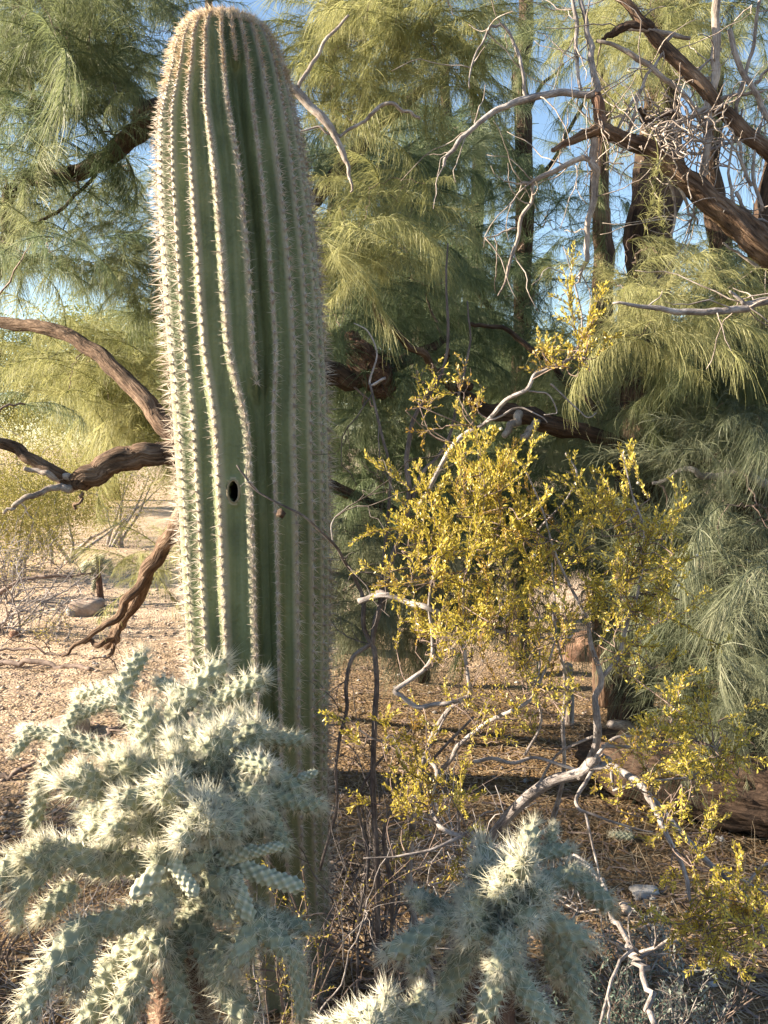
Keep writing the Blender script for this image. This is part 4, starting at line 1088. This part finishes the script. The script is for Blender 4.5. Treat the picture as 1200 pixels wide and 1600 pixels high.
# --- thick rough trunked tree on the right
TR = thing('feathery_tree', 'thick rough trunked tree on the right with drooping sunlit strands', 'tree', gbase(985, 4.9))
nR = []
b = gbase(985, 4.9)
limb(TR, [gpt(b[0], 4.9), (985, 1120, 4.9), (990, 900, 4.9), (1000, 700, 4.9), (1003, 520, 4.9), (1015, 400, 4.9), (1030, 280, 4.9), (1036, 150, 5), (1030, 60, 5), (1050, -60, 5.1)], [72, 58, 58, 60, 62, 66, 66, 50, 34, 28], M_BARK_D, sides=28, name='trunk', nodes=nR, rough=.08, ridges=.08)
limb(TR, [(1030, 90, 5), (1065, 50, 5), (1080, 0, 5), (1090, -60, 5)], [30, 24, 20], M_BARK_D, nodes=nR, sides=12)
limb(TR, [(1000, 600, 4.9), (1060, 560, 4.7), (1120, 520, 4.6), (1180, 470, 4.5)], [20, 14, 10], M_BARK_D, nodes=nR, sides=12)
limb(TR, [(995, 760, 4.9), (1060, 740, 4.6), (1140, 700, 4.4), (1230, 640, 4.3)], [16, 12, 8], M_BARK_D, nodes=nR, sides=12)
limb(TR, [(1003, 560, 4.9), (990, 480, 4.5), (1000, 430, 4.2)], [14, 9, 5], M_BARK_D, nodes=nR, sides=10)
crown(TR, [(1000, 50, 70, 50, 5, .25, 60), (1030, 130, 60, 50, 4.8, .2, 60), (950, 60, 40, 40, 5, .2, 18), (995, 500, 60, 25, 3.8, .1, 34), (1000, 550, 50, 25, 3.8, .1, 22), (1010, 425, 40, 20, 3.9, .1, 8), (1120, 500, 60, 30, 3.9, .1, 24), (1120, 520, 70, 40, 4.7, .2, 40)], 'yellow', nR, scale=.82)
crown(TR, [(1140, 50, 60, 60, 5.4, .3, 50), (1100, 470, 70, 50, 5.6, .3, 40), (1130, 580, 80, 50, 4.5, .2, 70), (1130, 650, 70, 60, 4.6, .2, 60), (1020, 640, 60, 40, 4.8, .2, 40), (1060, 600, 60, 60, 5.4, .3, 40)], 'pale', nR)

# --- dim tree at the right edge
TD = thing('feathery_tree', 'shaded tree at the right edge, curtains of grey green strands to the ground', 'tree', gbase(1215, 4.7))
nD = []
b = gbase(1215, 4.7)
limb(TD, [gpt(b[0], 4.7), (1205, 1150, 4.7), (1195, 900, 4.8), (1188, 700, 4.9), (1195, 520, 5), (1230, 300, 5), (1270, 100, 5.1)], [150, 110, 95, 90, 80, 60], M_BARK_D, sides=26, name='trunk', nodes=nD, rough=.07, ridges=.07)
limb(TD, [(1200, 900, 4.7), (1140, 870, 4.5), (1090, 920, 4.4), (1040, 960, 4.4)], [16, 12, 9, 6], M_STEM, sides=10, nodes=nD)
limb(TD, [(1200, 760, 4.6), (1165, 740, 4.3), (1110, 745, 4.3), (1060, 740, 4.3), (1020, 755, 4.3)], [20, 14, 9, 5], M_STEM, sides=10, nodes=nD)
limb(TD, [(1200, 880, 4.5), (1160, 900, 4.3), (1090, 930, 4.3)], [9, 6], M_STEM, sides=10, nodes=nD)
limb(TD, [(1195, 1000, 4.7), (1150, 960, 4.5), (1100, 950, 4.4)], [14, 8], M_BARK_D, sides=10, nodes=nD)
crown(TD, [(1150, 720, 60, 60, 4.3, .15, 46), (1080, 760, 50, 50, 4.5, .2, 34), (1085, 850, 40, 50, 4.5, .15, 22), (1160, 860, 45, 60, 4.2, .15, 26), (1165, 960, 45, 60, 4.0, .15, 40), (1100, 980, 70, 40, 4.3, .15, 46), (1160, 1060, 45, 60, 4.1, .15, 44),
           (1060, 1020, 50, 40, 4.5, .15, 34), (1170, 1130, 40, 50, 4.1, .1, 34), (1120, 1080, 50, 40, 4.4, .1, 30), (1190, 1180, 30, 40, 3.9, .1, 16), (1010, 760, 50, 60, 5.0, .2, 60), (1020, 860, 60, 60, 5.2, .2, 60), (960, 900, 50, 60, 5.4, .2, 40), (1050, 960, 60, 50, 5.0, .2, 50), (1050, 680, 50, 50, 5.1, .2, 26)], 'grey', nD)

# --- dark leaning trunk at the far right
back_tree('dark leaning trunk between the thick trunk and the right edge', [(1150, 0, 6.2), (1150, 700, 6.2), (1142, 520, 6.2), (1128, 420, 6.2), (1118, 330, 6.2), (1108, 240, 6.2), (1120, 100, 6.2)], [44, 40, 36, 34, 26, 20],
          [(1120, 150, 60, 60, 6.4, .3, 30), (1180, 200, 40, 60, 6.4, .3, 20), (1060, 520, 50, 40, 6.4, .3, 24), (1190, 400, 30, 60, 6.4, .3, 20)], 'pale')

# fallen log under the right trees
LG = thing('fallen_log', 'thick weathered brown log lying on the litter at right', 'log', gbase(1080, 4.15))
mb = MB()
lp = [np.array([(940 - 600) * 4.5 / F, 4.6, .10]), np.array([(1020 - 600) * 4.3 / F, 4.35, .13]), np.array([(1120 - 600) * 4.15 / F, 4.1, .14]), np.array([(1260 - 600) * 4.0 / F, 3.9, .13])]
mb.tube(catmull(lp, 14), [.12, .16, .17, .16], 44, rough=.06, ridges=.09)
mb.build('wood', M_BARK_D, LG)
mb = MB(); mb.tube(catmull([lp[1] + [0, 0, .1], lp[1] + [-.12, -.1, .22], lp[1] + [-.2, -.14, .24]], 5), [.035, .025, .018], 10, rough=.1); mb.build('stub', M_DEAD, LG)
# big dark limb behind the creosote
HL = thing('broken_limb', 'dark broken limb with bleached stubs lying across behind the creosote', 'limb', gbase(850, 4.8))
limb(HL, [(700, 600, 5.2), (760, 640, 5.0), (820, 650, 4.9), (880, 668, 4.8), (960, 690, 4.8), (1010, 720, 4.85)], [14, 22, 27, 26, 20, 14], M_BARK_D, sides=24, rough=.12, ridges=.1)
limb(HL, [(812, 645, 4.8), (802, 660, 4.7), (788, 680, 4.65)], [14, 12, 10], M_DEAD, sides=10)
limb(HL, [(840, 660, 4.8), (828, 672, 4.7), (816, 684, 4.65)], [12, 11], M_DEAD, sides=10)
limb(HL, [(570, 465, 4.6), (600, 500, 4.6), (650, 548, 4.7), (690, 588, 4.9), (735, 605, 5.0)], [6, 10, 12, 14], M_LIMB, sides=10)
limb(HL, [(690, 580, 4.9), (700, 560, 4.8), (702, 545, 4.75)], [6, 4], M_LIMB, sides=8)
limb(HL, [(735, 505, 5), (790, 520, 5.1), (850, 560, 5), (880, 590, 5), (930, 640, 4.9)], [6, 8, 10, 10], M_BARK_D, sides=10)
SB = thing('broken_stump', 'shaggy dark broken stub with reddish wood just right of saguaro', 'stub', P(580, 600, 5.0))
limb(SB, [(548, 520, 5.0), (562, 550, 4.95), (580, 580, 4.9), (600, 612, 4.9)], [14, 36, 48, 30], M_RUST, sides=20, rough=.2, ridges=.16, name='wood')
mb = MB()
for _ in range(26):
    a = P(575 + rng.normal(0, 10), 575 + rng.normal(0, 16), 4.88)
    mb.tube(wander(a, [rng.normal(.3, .5), -.4, rng.normal(-.3, .6)], rng.uniform(.06, .16), 4, .15), [.006, .002], 4)
tag(mb.build('splinters', M_BARK_D, SB), kind='stuff')

# --- dead branches, upper right
DR = thing('dead_branch_tangle', 'bleached dead limb with tangled grey twigs at the top right', 'dead branches', P(1200, 400, 4.0))
nX = []
def dl(l, w, m=M_DEAD, Yd=3.7, sides=10, **k): return limb(DR, l, w, m, Yd, sides, nodes=nX, jit=.0025, name='branch', **k)
dl([(1340, 480, 3.8), (1260, 430, 3.75), (1190, 385), (1130, 330), (1062, 272), (1010, 232), (960, 212), (930, 205), (895, 218), (862, 234)], [60, 54, 48, 38, 31, 26, 22, 17, 12, 6], M_LIMB, sides=24, rough=.09, ridges=.08)
dl([(1260, 300), (1200, 240), (1155, 196), (1112, 154), (1056, 90), (1018, 52), (998, 30), (960, -10)], [26, 24, 23, 22, 20, 16, 12], M_LIMB, sides=16)
dl([(1018, 45), (985, 38), (960, 50), (940, 62)], [14, 14, 12, 5], M_BARK_D)
dl([(932, 64), (985, 86), (1030, 114), (1062, 138), (1086, 178), (1106, 218)], [5, 9, 8, 8, 6], M_DEAD)
dl([(982, 46), (1030, 52), (1078, 60)], [8, 9, 6], M_DEAD)
dl([(692, 260), (712, 226), (762, 182), (802, 160), (868, 148), (932, 144)], [4, 7, 9, 11, 12], M_STEM)
dl([(734, 138), (745, 82), (770, 42), (790, 44), (812, 92), (823, 152)], [2, 4, 5, 6], M_STEM)
dl([(932, 144), (938, 175), (935, 205)], [16, 20], M_RUST)
dl([(905, -20), (918, 50), (925, 100), (932, 145)], [6, 9, 10], M_STEM)
dl([(893, -20), (900, 50), (908, 140)], [5, 6, 5], M_STEM)
dl([(928, 215), (926, 250), (930, 280), (920, 350), (916, 405), (905, 440)], [12, 12, 10, 8, 4], M_DEAD)
dl([(926, 250), (900, 250), (852, 274), (816, 286)], [8, 9, 8, 6], M_DEAD)
dl([(833, 283), (815, 350), (795, 415), (778, 462)], [5, 6, 5, 2], M_DEAD)
dl([(806, 356), (780, 366), (758, 372)], [3, 2], M_DEAD)
dl([(1122, -20), (1119, 80), (1112, 140), (1105, 220), (1098, 300)], [12, 13, 11, 9], M_DEAD)
dl([(1140, 46), (1160, 112), (1190, 160), (1215, 215)], [8, 9, 10], M_DEAD)
dl([(1188, -10), (1176, 70), (1157, 140), (1150, 185), (1160, 260)], [5, 6, 5], M_DEAD)
dl([(1032, 205), (1070, 188), (1112, 164), (1150, 148), (1192, 143)], [4, 7, 7, 4], M_DEAD)
dl([(965, 202), (1002, 138), (1030, 90), (1052, 55)], [4, 5, 4], M_STEM)
dl([(1055, 125), (1090, 108), (1128, 76)], [3, 4, 2], M_STEM)
dl([(1260, 455, 3.2), (1200, 471, 3.2), (1160, 481, 3.2), (1110, 487, 3.2), (1030, 484, 3.2), (958, 474, 3.2)], [16, 13, 11, 9, 4], M_STEM)
dl([(1190, 475, 3.2), (1160, 470, 3.2), (1140, 455, 3.2)], [8, 6, 4], M_STEM)
dl([(1000, 170), (1006, 180), (1012, 190), (1060, 170)], [10, 8, 5], M_BARK_D)
dl([(1040, 235), (1090, 238), (1150, 220), (1200, 218)], [4, 4, 3], M_STEM)
dl([(1180, 130), (1200, 110), (1230, 60)], [5, 4], M_DEAD)
for l in ([(1090, 310), (1105, 250), (1100, 190), (1108, 120)], [(1150, 330), (1140, 260), (1160, 170)], [(1190, 330), (1175, 250), (1195, 180)], [(1060, 290), (1075, 330), (1090, 350)], [(1150, 300), (1165, 330), (1185, 345), (1210, 350)],
          [(1000, 140), (985, 200), (970, 240)], [(1040, 250), (1055, 330), (1048, 370)], [(1098, 280), (1085, 320), (1080, 345)], [(1175, 290), (1150, 240), (1120, 200)], [(1185, 420), (1150, 395), (1130, 380)]):
    dl(l, [6, 4, 3], M_DEAD)
mb = MB()
for _ in range(120):
    c = P(1050 + rng.normal(0, 42), 205 + rng.normal(0, 28), 3.68 + rng.normal(0, .08))
    mb.tube(wander(c, rng.normal(0, 1, 3), rng.uniform(.08, .28), 9, .33), [.0035, .0018], 5)
for _ in range(170):
    p = nX[rng.integers(0, len(nX))]
    mb.tube(wander(p, rng.normal(0, 1, 3), rng.uniform(.1, .4), 8, .2), [.003, .0014], 4)
tag(mb.build('twigs', M_DEAD, DR), kind='stuff')
# dead twigs beside the saguaro's head
DL = thing('dead_branch', 'forked bleached branch right of the saguaro top', 'dead branch', P(470, 150, 4.0))
for l, w in (([(440, 130), (470, 150), (510, 190), (534, 238), (545, 270), (548, 300)], [14, 14, 12, 9, 5, 3]), ([(466, 138), (485, 105), (505, 68), (545, 24)], [6, 6, 5, 4]), ([(532, 214), (575, 182), (604, 162), (630, 172), (656, 186)], [4, 6, 6, 4]),
             ([(470, 205), (500, 200), (530, 212)], [3, 4])):
    limb(DL, l, w, M_DEAD, 3.8, 10, 'branch', jit=.003)

# ------------------------------------------------------------------ things on the flat, left and centre
def rock(label, px, Y, w, h, d, m, name='rock', cat='rock', sunk=.15, group=None, seed=0):
    g = np.random.default_rng(seed); T = gbase(px, Y)
    nu, nv = 20, 12; V = []
    ph = g.uniform(0, 6, 8)
    for a_ in range(nv + 1):
        for b_ in range(nu):
            t = math.pi * a_ / nv; f = 2 * math.pi * b_ / nu
            n_ = np.array([math.sin(t) * math.cos(f), math.sin(t) * math.sin(f), math.cos(t)])
            s_ = 1 + .13 * math.sin(3 * n_[0] + ph[0] + 2 * n_[2]) + .1 * math.sin(5 * n_[1] + ph[1]) + .08 * math.sin(7 * n_[2] + 4 * n_[0] + ph[2]) + .03 * g.normal()
            q = np.sign(n_) * np.abs(n_) ** .75 * s_
            V.append(q * [w / 2, d / 2, h / 2])
    mb = MB()
    i, j = np.meshgrid(np.arange(nv), np.arange(nu), indexing='ij'); j2 = (j + 1) % nu
    mb.add(np.array(V) + T + [0, 0, h * (.5 - sunk)], np.stack([i * nu + j, (i + 1) * nu + j, (i + 1) * nu + j2, i * nu + j2], -1).reshape(-1, 4))
    o = mb.build(name, m, smooth=False)
    return tag(o, label, cat, group)
rock('pinkish brown rock on the sandy flat beside the small cholla', 132, 9.3, .32, .19, .25, M_ROCK, seed=1)
rock('whitish stone beside the pinkish brown rock', 108, 9.2, .12, .10, .12, M_ROCK_G, seed=2)
rock('small reddish stone at the left edge of the sandy flat', 16, 8.2, .09, .06, .08, M_ROCK_R, seed=3)
rock('pale flat rock lit by sun behind the big cholla', 92, 5.4, .26, .10, .2, M_ROCK, seed=4)
rock('reddish boulder seen through the creosote', 930, 7.6, .55, .3, .4, M_ROCK_R, seed=5, sunk=.38)
rock('pale tan boulder seen just right of the saguaro', 545, 7.4, .34, .22, .3, M_ROCK, seed=6)
rock('flat grey stone on dark soil right of the shaded cholla', 1020, 3.45, .10, .035, .07, M_ROCK_G, seed=7)
rock('round pinkish pebble beside the flat grey stone', 990, 3.3, .045, .04, .045, M_ROCK, seed=8)
rock('tan stone near the tip of the shaded cholla arm', 862, 2.75, .035, .03, .03, M_ROCK, seed=9)
PO = thing('wooden_post', 'short weathered wooden post behind the creosote', 'post', gbase(892, 5.6))
mb = MB(); b = gbase(892, 5.6)
mb.tube(catmull([b + [0, 0, -.05], b + [.005, 0, .15], b + [-.005, 0, .36]], 8), [.032, .03, .027], 18, rough=.05, ridges=.05); mb.build('wood', M_DEAD, PO)

def ground_branch(label, lst, w, m=M_STEM, kids=4):
    T = thing('fallen_branch', label, 'branch', lst and P(lst[0][0], lst[0][1], lst[0][2]))
    p = catmull(pth(lst), 6); p[:, 2] = np.maximum(p[:, 2], GH(p[:, 0], p[:, 1]) + .01)
    p[1:-1] += rng.normal(0, .008, p[1:-1].shape)
    mb = MB(); mb.tube(p, [W(x, lst[0][2]) / 2 for x in w], 8, rough=.08); mb.build('branch', m, T)
    mb = MB()
    for _ in range(kids):
        q = p[rng.integers(1, len(p) - 1)]
        bush_twigs(mb, q, [rng.normal(0, .6), rng.normal(0, .6), rng.uniform(-.2, .6)], rng.uniform(.2, .5), .005, 1, .2)
    tag(mb.build('twigs', m, T), kind='stuff')
ground_branch('dark curved branch lying on sand at the left edge', [(-60, 1030, 7.2), (0, 1036, 7.1), (60, 1036, 7.0), (110, 1046, 6.9), (142, 1056, 6.8)], [9, 9, 8, 7], M_TWIG, 3)
ground_branch('thin forked branch above the dark curved one on sand', [(-40, 1018, 7.6), (20, 1014, 7.6), (70, 1018, 7.5), (120, 1038, 7.4)], [4, 4, 3], M_TWIG, 3)
ground_branch('long grey branch arching over the flat in front of small cholla', [(-60, 950, 8.6), (0, 925, 8.6), (40, 905, 8.6), (100, 900, 8.6), (142, 896, 8.6)], [8, 7, 5, 3], M_TWIG, 9)
ground_branch('grey branch on litter at the left behind the big cholla', [(-30, 1220, 4.6), (20, 1210, 4.6), (55, 1192, 4.6)], [10, 9, 6], M_TWIG, 2)
ground_branch('dark stick between the big cholla arms', [(130, 1170, 4.4), (170, 1150, 4.5), (200, 1125, 4.6)], [12, 10, 7], M_TWIG, 3)
ground_branch('curved bare branch at the bottom right beside the prickly pear', [(950, 1410, 2.5), (985, 1480, 2.35), (1005, 1520, 2.25), (1022, 1600, 2.1)], [9, 9, 8], M_STEM, 3)
ground_branch('grey root like branch under the shaded cholla crown', [(870, 1335, 3.3), (920, 1350, 3.2), (950, 1400, 3.0)], [10, 8, 6], M_STEM, 3)
BR = thing('bare_shrub', 'leafless grey shrub on the sandy flat at the left edge', 'shrub', gbase(-20, 8.4))
for _ in range(10):
    mb = MB(); bush_twigs(mb, gbase(-20, 8.4) + [rng.normal(0, .1), 0, 0], [rng.normal(.5, .6), rng.normal(0, .5), .8], rng.uniform(.6, 1.0), .010, 2, .16); mb.build('stem', M_STEM, BR)

# ------------------------------------------------------------------ background bushes and far trees
def far_bush(label, px, Y, w, h, key, n, scale, name='bush', stems=5, m=M_TWIG, cat='bush', group=None, zlow=.15):
    b = gbase(px, Y); T = thing(name, label, cat, b, group)
    mb = MB(); nd = []
    for _ in range(stems):
        p = wander(b + [rng.normal(0, w * .06), rng.normal(0, w * .06), -.05], [rng.normal(0, .35), rng.normal(0, .35), 1], h * .75, 8, .12)
        mb.tube(p, [.012 * h + .01, .006], 6); nd += list(p)
    mb.build('stems', m, T)
    a = rng.normal(0, 1, (n, 3)); a /= np.linalg.norm(a, axis=1, keepdims=True)
    a *= (rng.random(n) ** .4)[:, None]
    lump = 1 + .25 * np.sin(a[:, 0] * 5 + px) * np.cos(a[:, 1] * 4)
    pts = b + a * lump[:, None] * [w / 2, w / 2, h * (1 - zlow) / 2] + [0, 0, h * (1 + zlow) / 2]
    rot = np.stack([rng.normal(0, .3, n), rng.normal(0, .3, n), rng.uniform(0, 6.28, n)], 1)
    scatter('leaves', pts, rot, rng.uniform(.7, 1.3, n) * scale, key, T)
    network(T, nd, pts, r0=.012, m=m, frac=.12)
    return T
for i_, (px, Y, w, h, lab) in enumerate([(20, 11.5, 1.7, 1.25, 'yellow leaved bush at the left edge beyond the sandy flat'), (95, 13, 1.8, 1.7, 'yellow green bush beyond the flat, left of the limb fork'), (-80, 12, 2.2, 1.8, 'yellow bush partly outside the left edge'),
                                         (170, 15, 2.2, 1.8, 'yellow green bush beyond the flat under the limb fork'), (40, 16, 3, 2.4, 'tall yellow green bush behind the two nearer yellow bushes')]):
    far_bush(lab, px, Y, w, h, 'creo', 170, 1.7, 'creosote_bush', m=M_STEM)
leafy_bush('low yellow leaved plant at the left edge of the flat', gbase(0, 9.8), 1.0, 12, M_CREO, M_STEM, leaf=.02, spread=.6, dens=.7, r=.008)
leafy_bush('tiny dry plant on the sand below the rock', gbase(85, 8.0), .35, 6, M_CREO, M_STEM, leaf=.015, spread=.6, dens=.4, r=.004)
def far_tree(label, px, Y, w, h, key='far', n=260, scale=1.0, zlow=.3):
    b = gbase(px, Y); T = thing('tree', label, 'tree', b)
    mb = MB(); nd = []
    mb.tube(wander(b - [0, 0, .1], [rng.normal(0, .1), 0, 1], h * .6, 8, .06), [.16, .07], 12, rough=.06); mb.build('trunk', M_BARK, T)
    mb = MB()
    for _ in range(6):
        p = wander(b + [0, 0, h * rng.uniform(.25, .5)], [rng.normal(0, .8), rng.normal(0, .8), .8], h * .4, 8, .14)
        mb.tube(p, [.06, .02], 6); nd += list(p)
    tag(mb.build('limbs', M_BARK, T), kind='stuff')
    k = max(6, n // 30)
    cs = rng.normal(0, 1, (k, 3)); cs /= np.linalg.norm(cs, axis=1, keepdims=True); cs *= rng.uniform(.45, .85, (k, 1))
    a = cs[rng.integers(0, k, n)] + rng.normal(0, .2, (n, 3))
    pts = b + a * [w / 2, w / 2, h * (1 - zlow) / 2] + [0, 0, h * (1 + zlow) / 2]
    rot = np.stack([rng.normal(0, .3, n), rng.normal(0, .3, n), rng.uniform(0, 6.28, n)], 1)
    scatter('crown', pts, rot, rng.uniform(.7, 1.4, n) * scale, key, T)
    network(T, nd, pts, r0=.03, m=M_BARK, frac=.08)
far_tree('distant pale tree at far left behind the bushes', -40, 24, 6, 4.6, n=330, scale=1.6)
far_tree('distant yellow green tree seen left of the saguaro', 180, 26, 7, 5.2, n=330, scale=1.7)
far_tree('distant tree directly behind the saguaro', 400, 22, 6, 5.0, n=300, scale=1.5)
far_tree('distant tree seen right of the saguaro through strands', 600, 24, 7, 5.6, n=360, scale=1.6)
far_tree('distant tree behind the slender trunks', 790, 20, 5.5, 4.2, n=300, scale=1.4)
far_tree('distant tree seen low between thick trunk and slender trunk', 930, 24, 6, 3.6, n=260, scale=1.5)
far_tree('distant tree behind the thick rough trunk', 1080, 22, 6, 3.8, n=260, scale=1.4)
far_tree('distant tree at the far right edge', 1230, 20, 6, 5.2, n=330, scale=1.5)
# nearer backing trees of the grove
def grove_tree(label, px, Y, top, key, cl, w=26):
    back_tree(label, [(px, 0, Y), (px + 4, 800, Y), (px - 6, 500, Y), (px + 8, 250, Y), (px - 4, top, Y)], [w * 1.3, w, w * .9, w * .7, w * .4], cl, key, scale=1.35)
grove_tree('grove tree in shade right of saguaro, behind the first tree', 520, 8.5, 0, 'pale', [(520, 250, 50, 60, 8.5, .4, 26), (560, 450, 90, 90, 8.5, .4, 60), (540, 650, 90, 80, 8.5, .4, 80), (600, 800, 70, 50, 8.5, .3, 50), (470, 330, 60, 90, 8.5, .3, 30), (600, 560, 60, 60, 8.3, .3, 30)])
grove_tree('grove tree in shade at centre, behind the creosote top', 740, 9.0, 120, 'pale', [(700, 430, 60, 50, 9, .4, 30), (760, 580, 90, 60, 9, .4, 80), (740, 700, 100, 70, 9, .4, 100), (800, 800, 80, 50, 9, .3, 50), (760, 880, 90, 40, 8, .3, 40)])
grove_tree('grove tree in shade behind the thick trunk', 1040, 8.6, 200, 'blue', [(900, 600, 60, 60, 8.6, .4, 50), (960, 700, 90, 70, 8.6, .4, 100), (1080, 640, 90, 80, 8.6, .4, 90), (1100, 780, 90, 70, 8.4, .4, 80), (1000, 820, 90, 60, 8, .3, 70), (1060, 900, 90, 50, 7, .3, 50), (1180, 560, 50, 80, 8.6, .3, 40)])
grove_tree('grove tree behind the saguaro, crown showing left of it', 330, 9.0, 0, 'pale', [(60, 80, 90, 80, 9, .4, 60), (180, 120, 80, 60, 9, .4, 40), (60, 280, 60, 60, 9, .4, 26), (200, 560, 70, 50, 9, .3, 50), (240, 660, 50, 60, 9, .3, 50), (250, 400, 50, 80, 9, .3, 30)])

# ------------------------------------------------------------------ litter, pebbles and dry grass
def litter(n, xr, yr, L, w, m, label):
    x = rng.uniform(*xr, n); y = yr[0] + (yr[1] - yr[0]) * rng.random(n) ** 1.3
    a = rng.uniform(0, 6.283, n); l = rng.uniform(*L, n)
    pts = np.empty((n, 3, 3))
    for k, t in enumerate((-.5, 0, .5)):
        xx = x + np.cos(a + t * .7) * l * t; yy = y + np.sin(a + t * .7) * l * t
        pts[:, k] = np.stack([xx, yy, GH(xx, yy) + .004 + rng.random(n) * .012], 1)
    mb = MB(); 
    tan = np.gradient(pts, axis=1); side = np.cross(tan, [0, 0, 1]); side /= np.linalg.norm(side, axis=2, keepdims=True)
    side = side + rng.normal(0, .3, (n, 1, 3)) * [0, 0, 1]
    wd = rng.uniform(.6, 1.3, n)[:, None, None] * w / 2
    v = np.stack([pts - side * wd, pts + side * wd], 2).reshape(-1, 3)
    i_ = np.arange(n)[:, None] * 6; k = np.arange(2)[None] * 2; b_ = (i_ + k).ravel()
    mb.add(v, np.stack([b_, b_ + 1, b_ + 3, b_ + 2], -1))
    tag(mb.build('needle_litter', m, smooth=False), label, 'litter', kind='stuff')
litter(34000, (-3.2, 5), (1.8, 9), (.04, .16), .004, M_DRY, 'dry tan strands fallen under the trees')
litter(14000, (-3, 4), (1.8, 7), (.03, .12), .006, M_TWIG, 'small dark twigs scattered over the soil')
def pebbles(n, xr, yr, s, m, label):
    base = np.array([[1, 0, 0], [-1, 0, 0], [0, 1, 0], [0, -1, 0], [0, 0, 1], [0, 0, -1]], float)
    T = np.array([[0, 2, 4], [2, 1, 4], [1, 3, 4], [3, 0, 4], [2, 0, 5], [1, 2, 5], [3, 1, 5], [0, 3, 5]])
    x = rng.uniform(*xr, n); y = yr[0] + (yr[1] - yr[0]) * rng.random(n) ** 1.2
    sz = s[0] + (s[1] - s[0]) * rng.random(n) ** 4
    V = base[None] * (sz[:, None, None] * rng.uniform(.6, 1.2, (n, 6, 1))) * [1, 1, .6]
    a = rng.uniform(0, 6.28, n); c, s_ = np.cos(a), np.sin(a)
    X_ = V[..., 0] * c[:, None] - V[..., 1] * s_[:, None]; Y_ = V[..., 0] * s_[:, None] + V[..., 1] * c[:, None]
    V = np.stack([X_, Y_, V[..., 2]], -1) + np.stack([x, y, GH(x, y) + sz * .15], 1)[:, None]
    mb = MB(); mb.add(V.reshape(-1, 3), None, (np.arange(n)[:, None, None] * 6 + T[None]).reshape(-1, 3))
    tag(mb.build('gravel', m, smooth=True), label, 'gravel', kind='stuff')
pebbles(16000, (-6, -.3), (3.5, 16), (.004, .03), M_ROCK, 'pinkish gravel on the sandy ground')
pebbles(4000, (-6, 4), (1.6, 12), (.004, .025), M_ROCK_G, 'grey pebbles on the sandy ground')
n = 900
x = rng.uniform(-1.4, 2.2, n); y = rng.uniform(1.9, 4.2, n); pts = np.empty((n, 5, 3)); pts[:, 0] = np.stack([x, y, GH(x, y) - .01], 1)
d = np.stack([rng.normal(0, .5, n), rng.normal(0, .5, n), np.ones(n)], 1); L = rng.uniform(.05, .22, n)
for k in range(1, 5):
    d = d + rng.normal(0, .2, (n, 3)) + [0, 0, -.15]; d /= np.linalg.norm(d, axis=1, keepdims=True); pts[:, k] = pts[:, k - 1] + d * (L / 4)[:, None]
mb = MB(); ribbons(mb, pts, .0028); tag(mb.build('dry_grass', M_DRY), 'sparse dry grass blades between the cacti', 'dry grass', kind='stuff')

# ------------------------------------------------------------------ unseen bushes added left of the view to shade the lower cacti and ground
for px_x, Y_, w_, h_, n_, lab in [(-2.9, .8, 1.4, 1.5, 520, 'unseen creosote bush added for shade left of the view, nearest the viewer'), (-2.7, 2.75, .75, 1.9, 200, 'tall unseen creosote bush added for shade, left of the big cholla'),
        (-3.0, 3.95, 1.3, 2.1, 620, 'unseen creosote bush added for shade left of the view, farther back'), (-3.1, 1.9, 1.1, 1.3, 260, 'low unseen creosote bush added for shade left of the view')]:
    far_bush(lab, 600 + px_x * F / Y_, Y_, w_, h_, 'creo', n_, 1.0, 'creosote_bush', m=M_STEM, zlow=.08)
for k_, (px_, Y_, a_, lab) in enumerate([(640, 2.75, .4, 'fallen cholla joint on the soil left of the shaded cholla'), (930, 2.9, 1.9, 'fallen cholla joint on dark litter right of the shaded cholla'), (20, 3.6, .9, 'fallen cholla joint on the ground at the left edge'), (1000, 3.9, 2.6, 'fallen cholla joint lying before the log')]):
    T_ = thing('fallen_joint', lab, 'cholla joint', gbase(px_, Y_))
    me_, ms_ = JV[(2.8, 0)][k_ % 2]
    for nm_, d_ in (('joint', me_), ('spines', ms_)):
        o_ = bpy.data.objects.new(nm_, d_); COL.objects.link(o_); o_.parent = T_
        o_.matrix_basis = Matrix.Translation((0, 0, .018)) @ Matrix.Rotation(a_, 4, 'Z') @ Matrix.Rotation(R(88), 4, 'Y') @ Matrix.Scale(.034, 4)
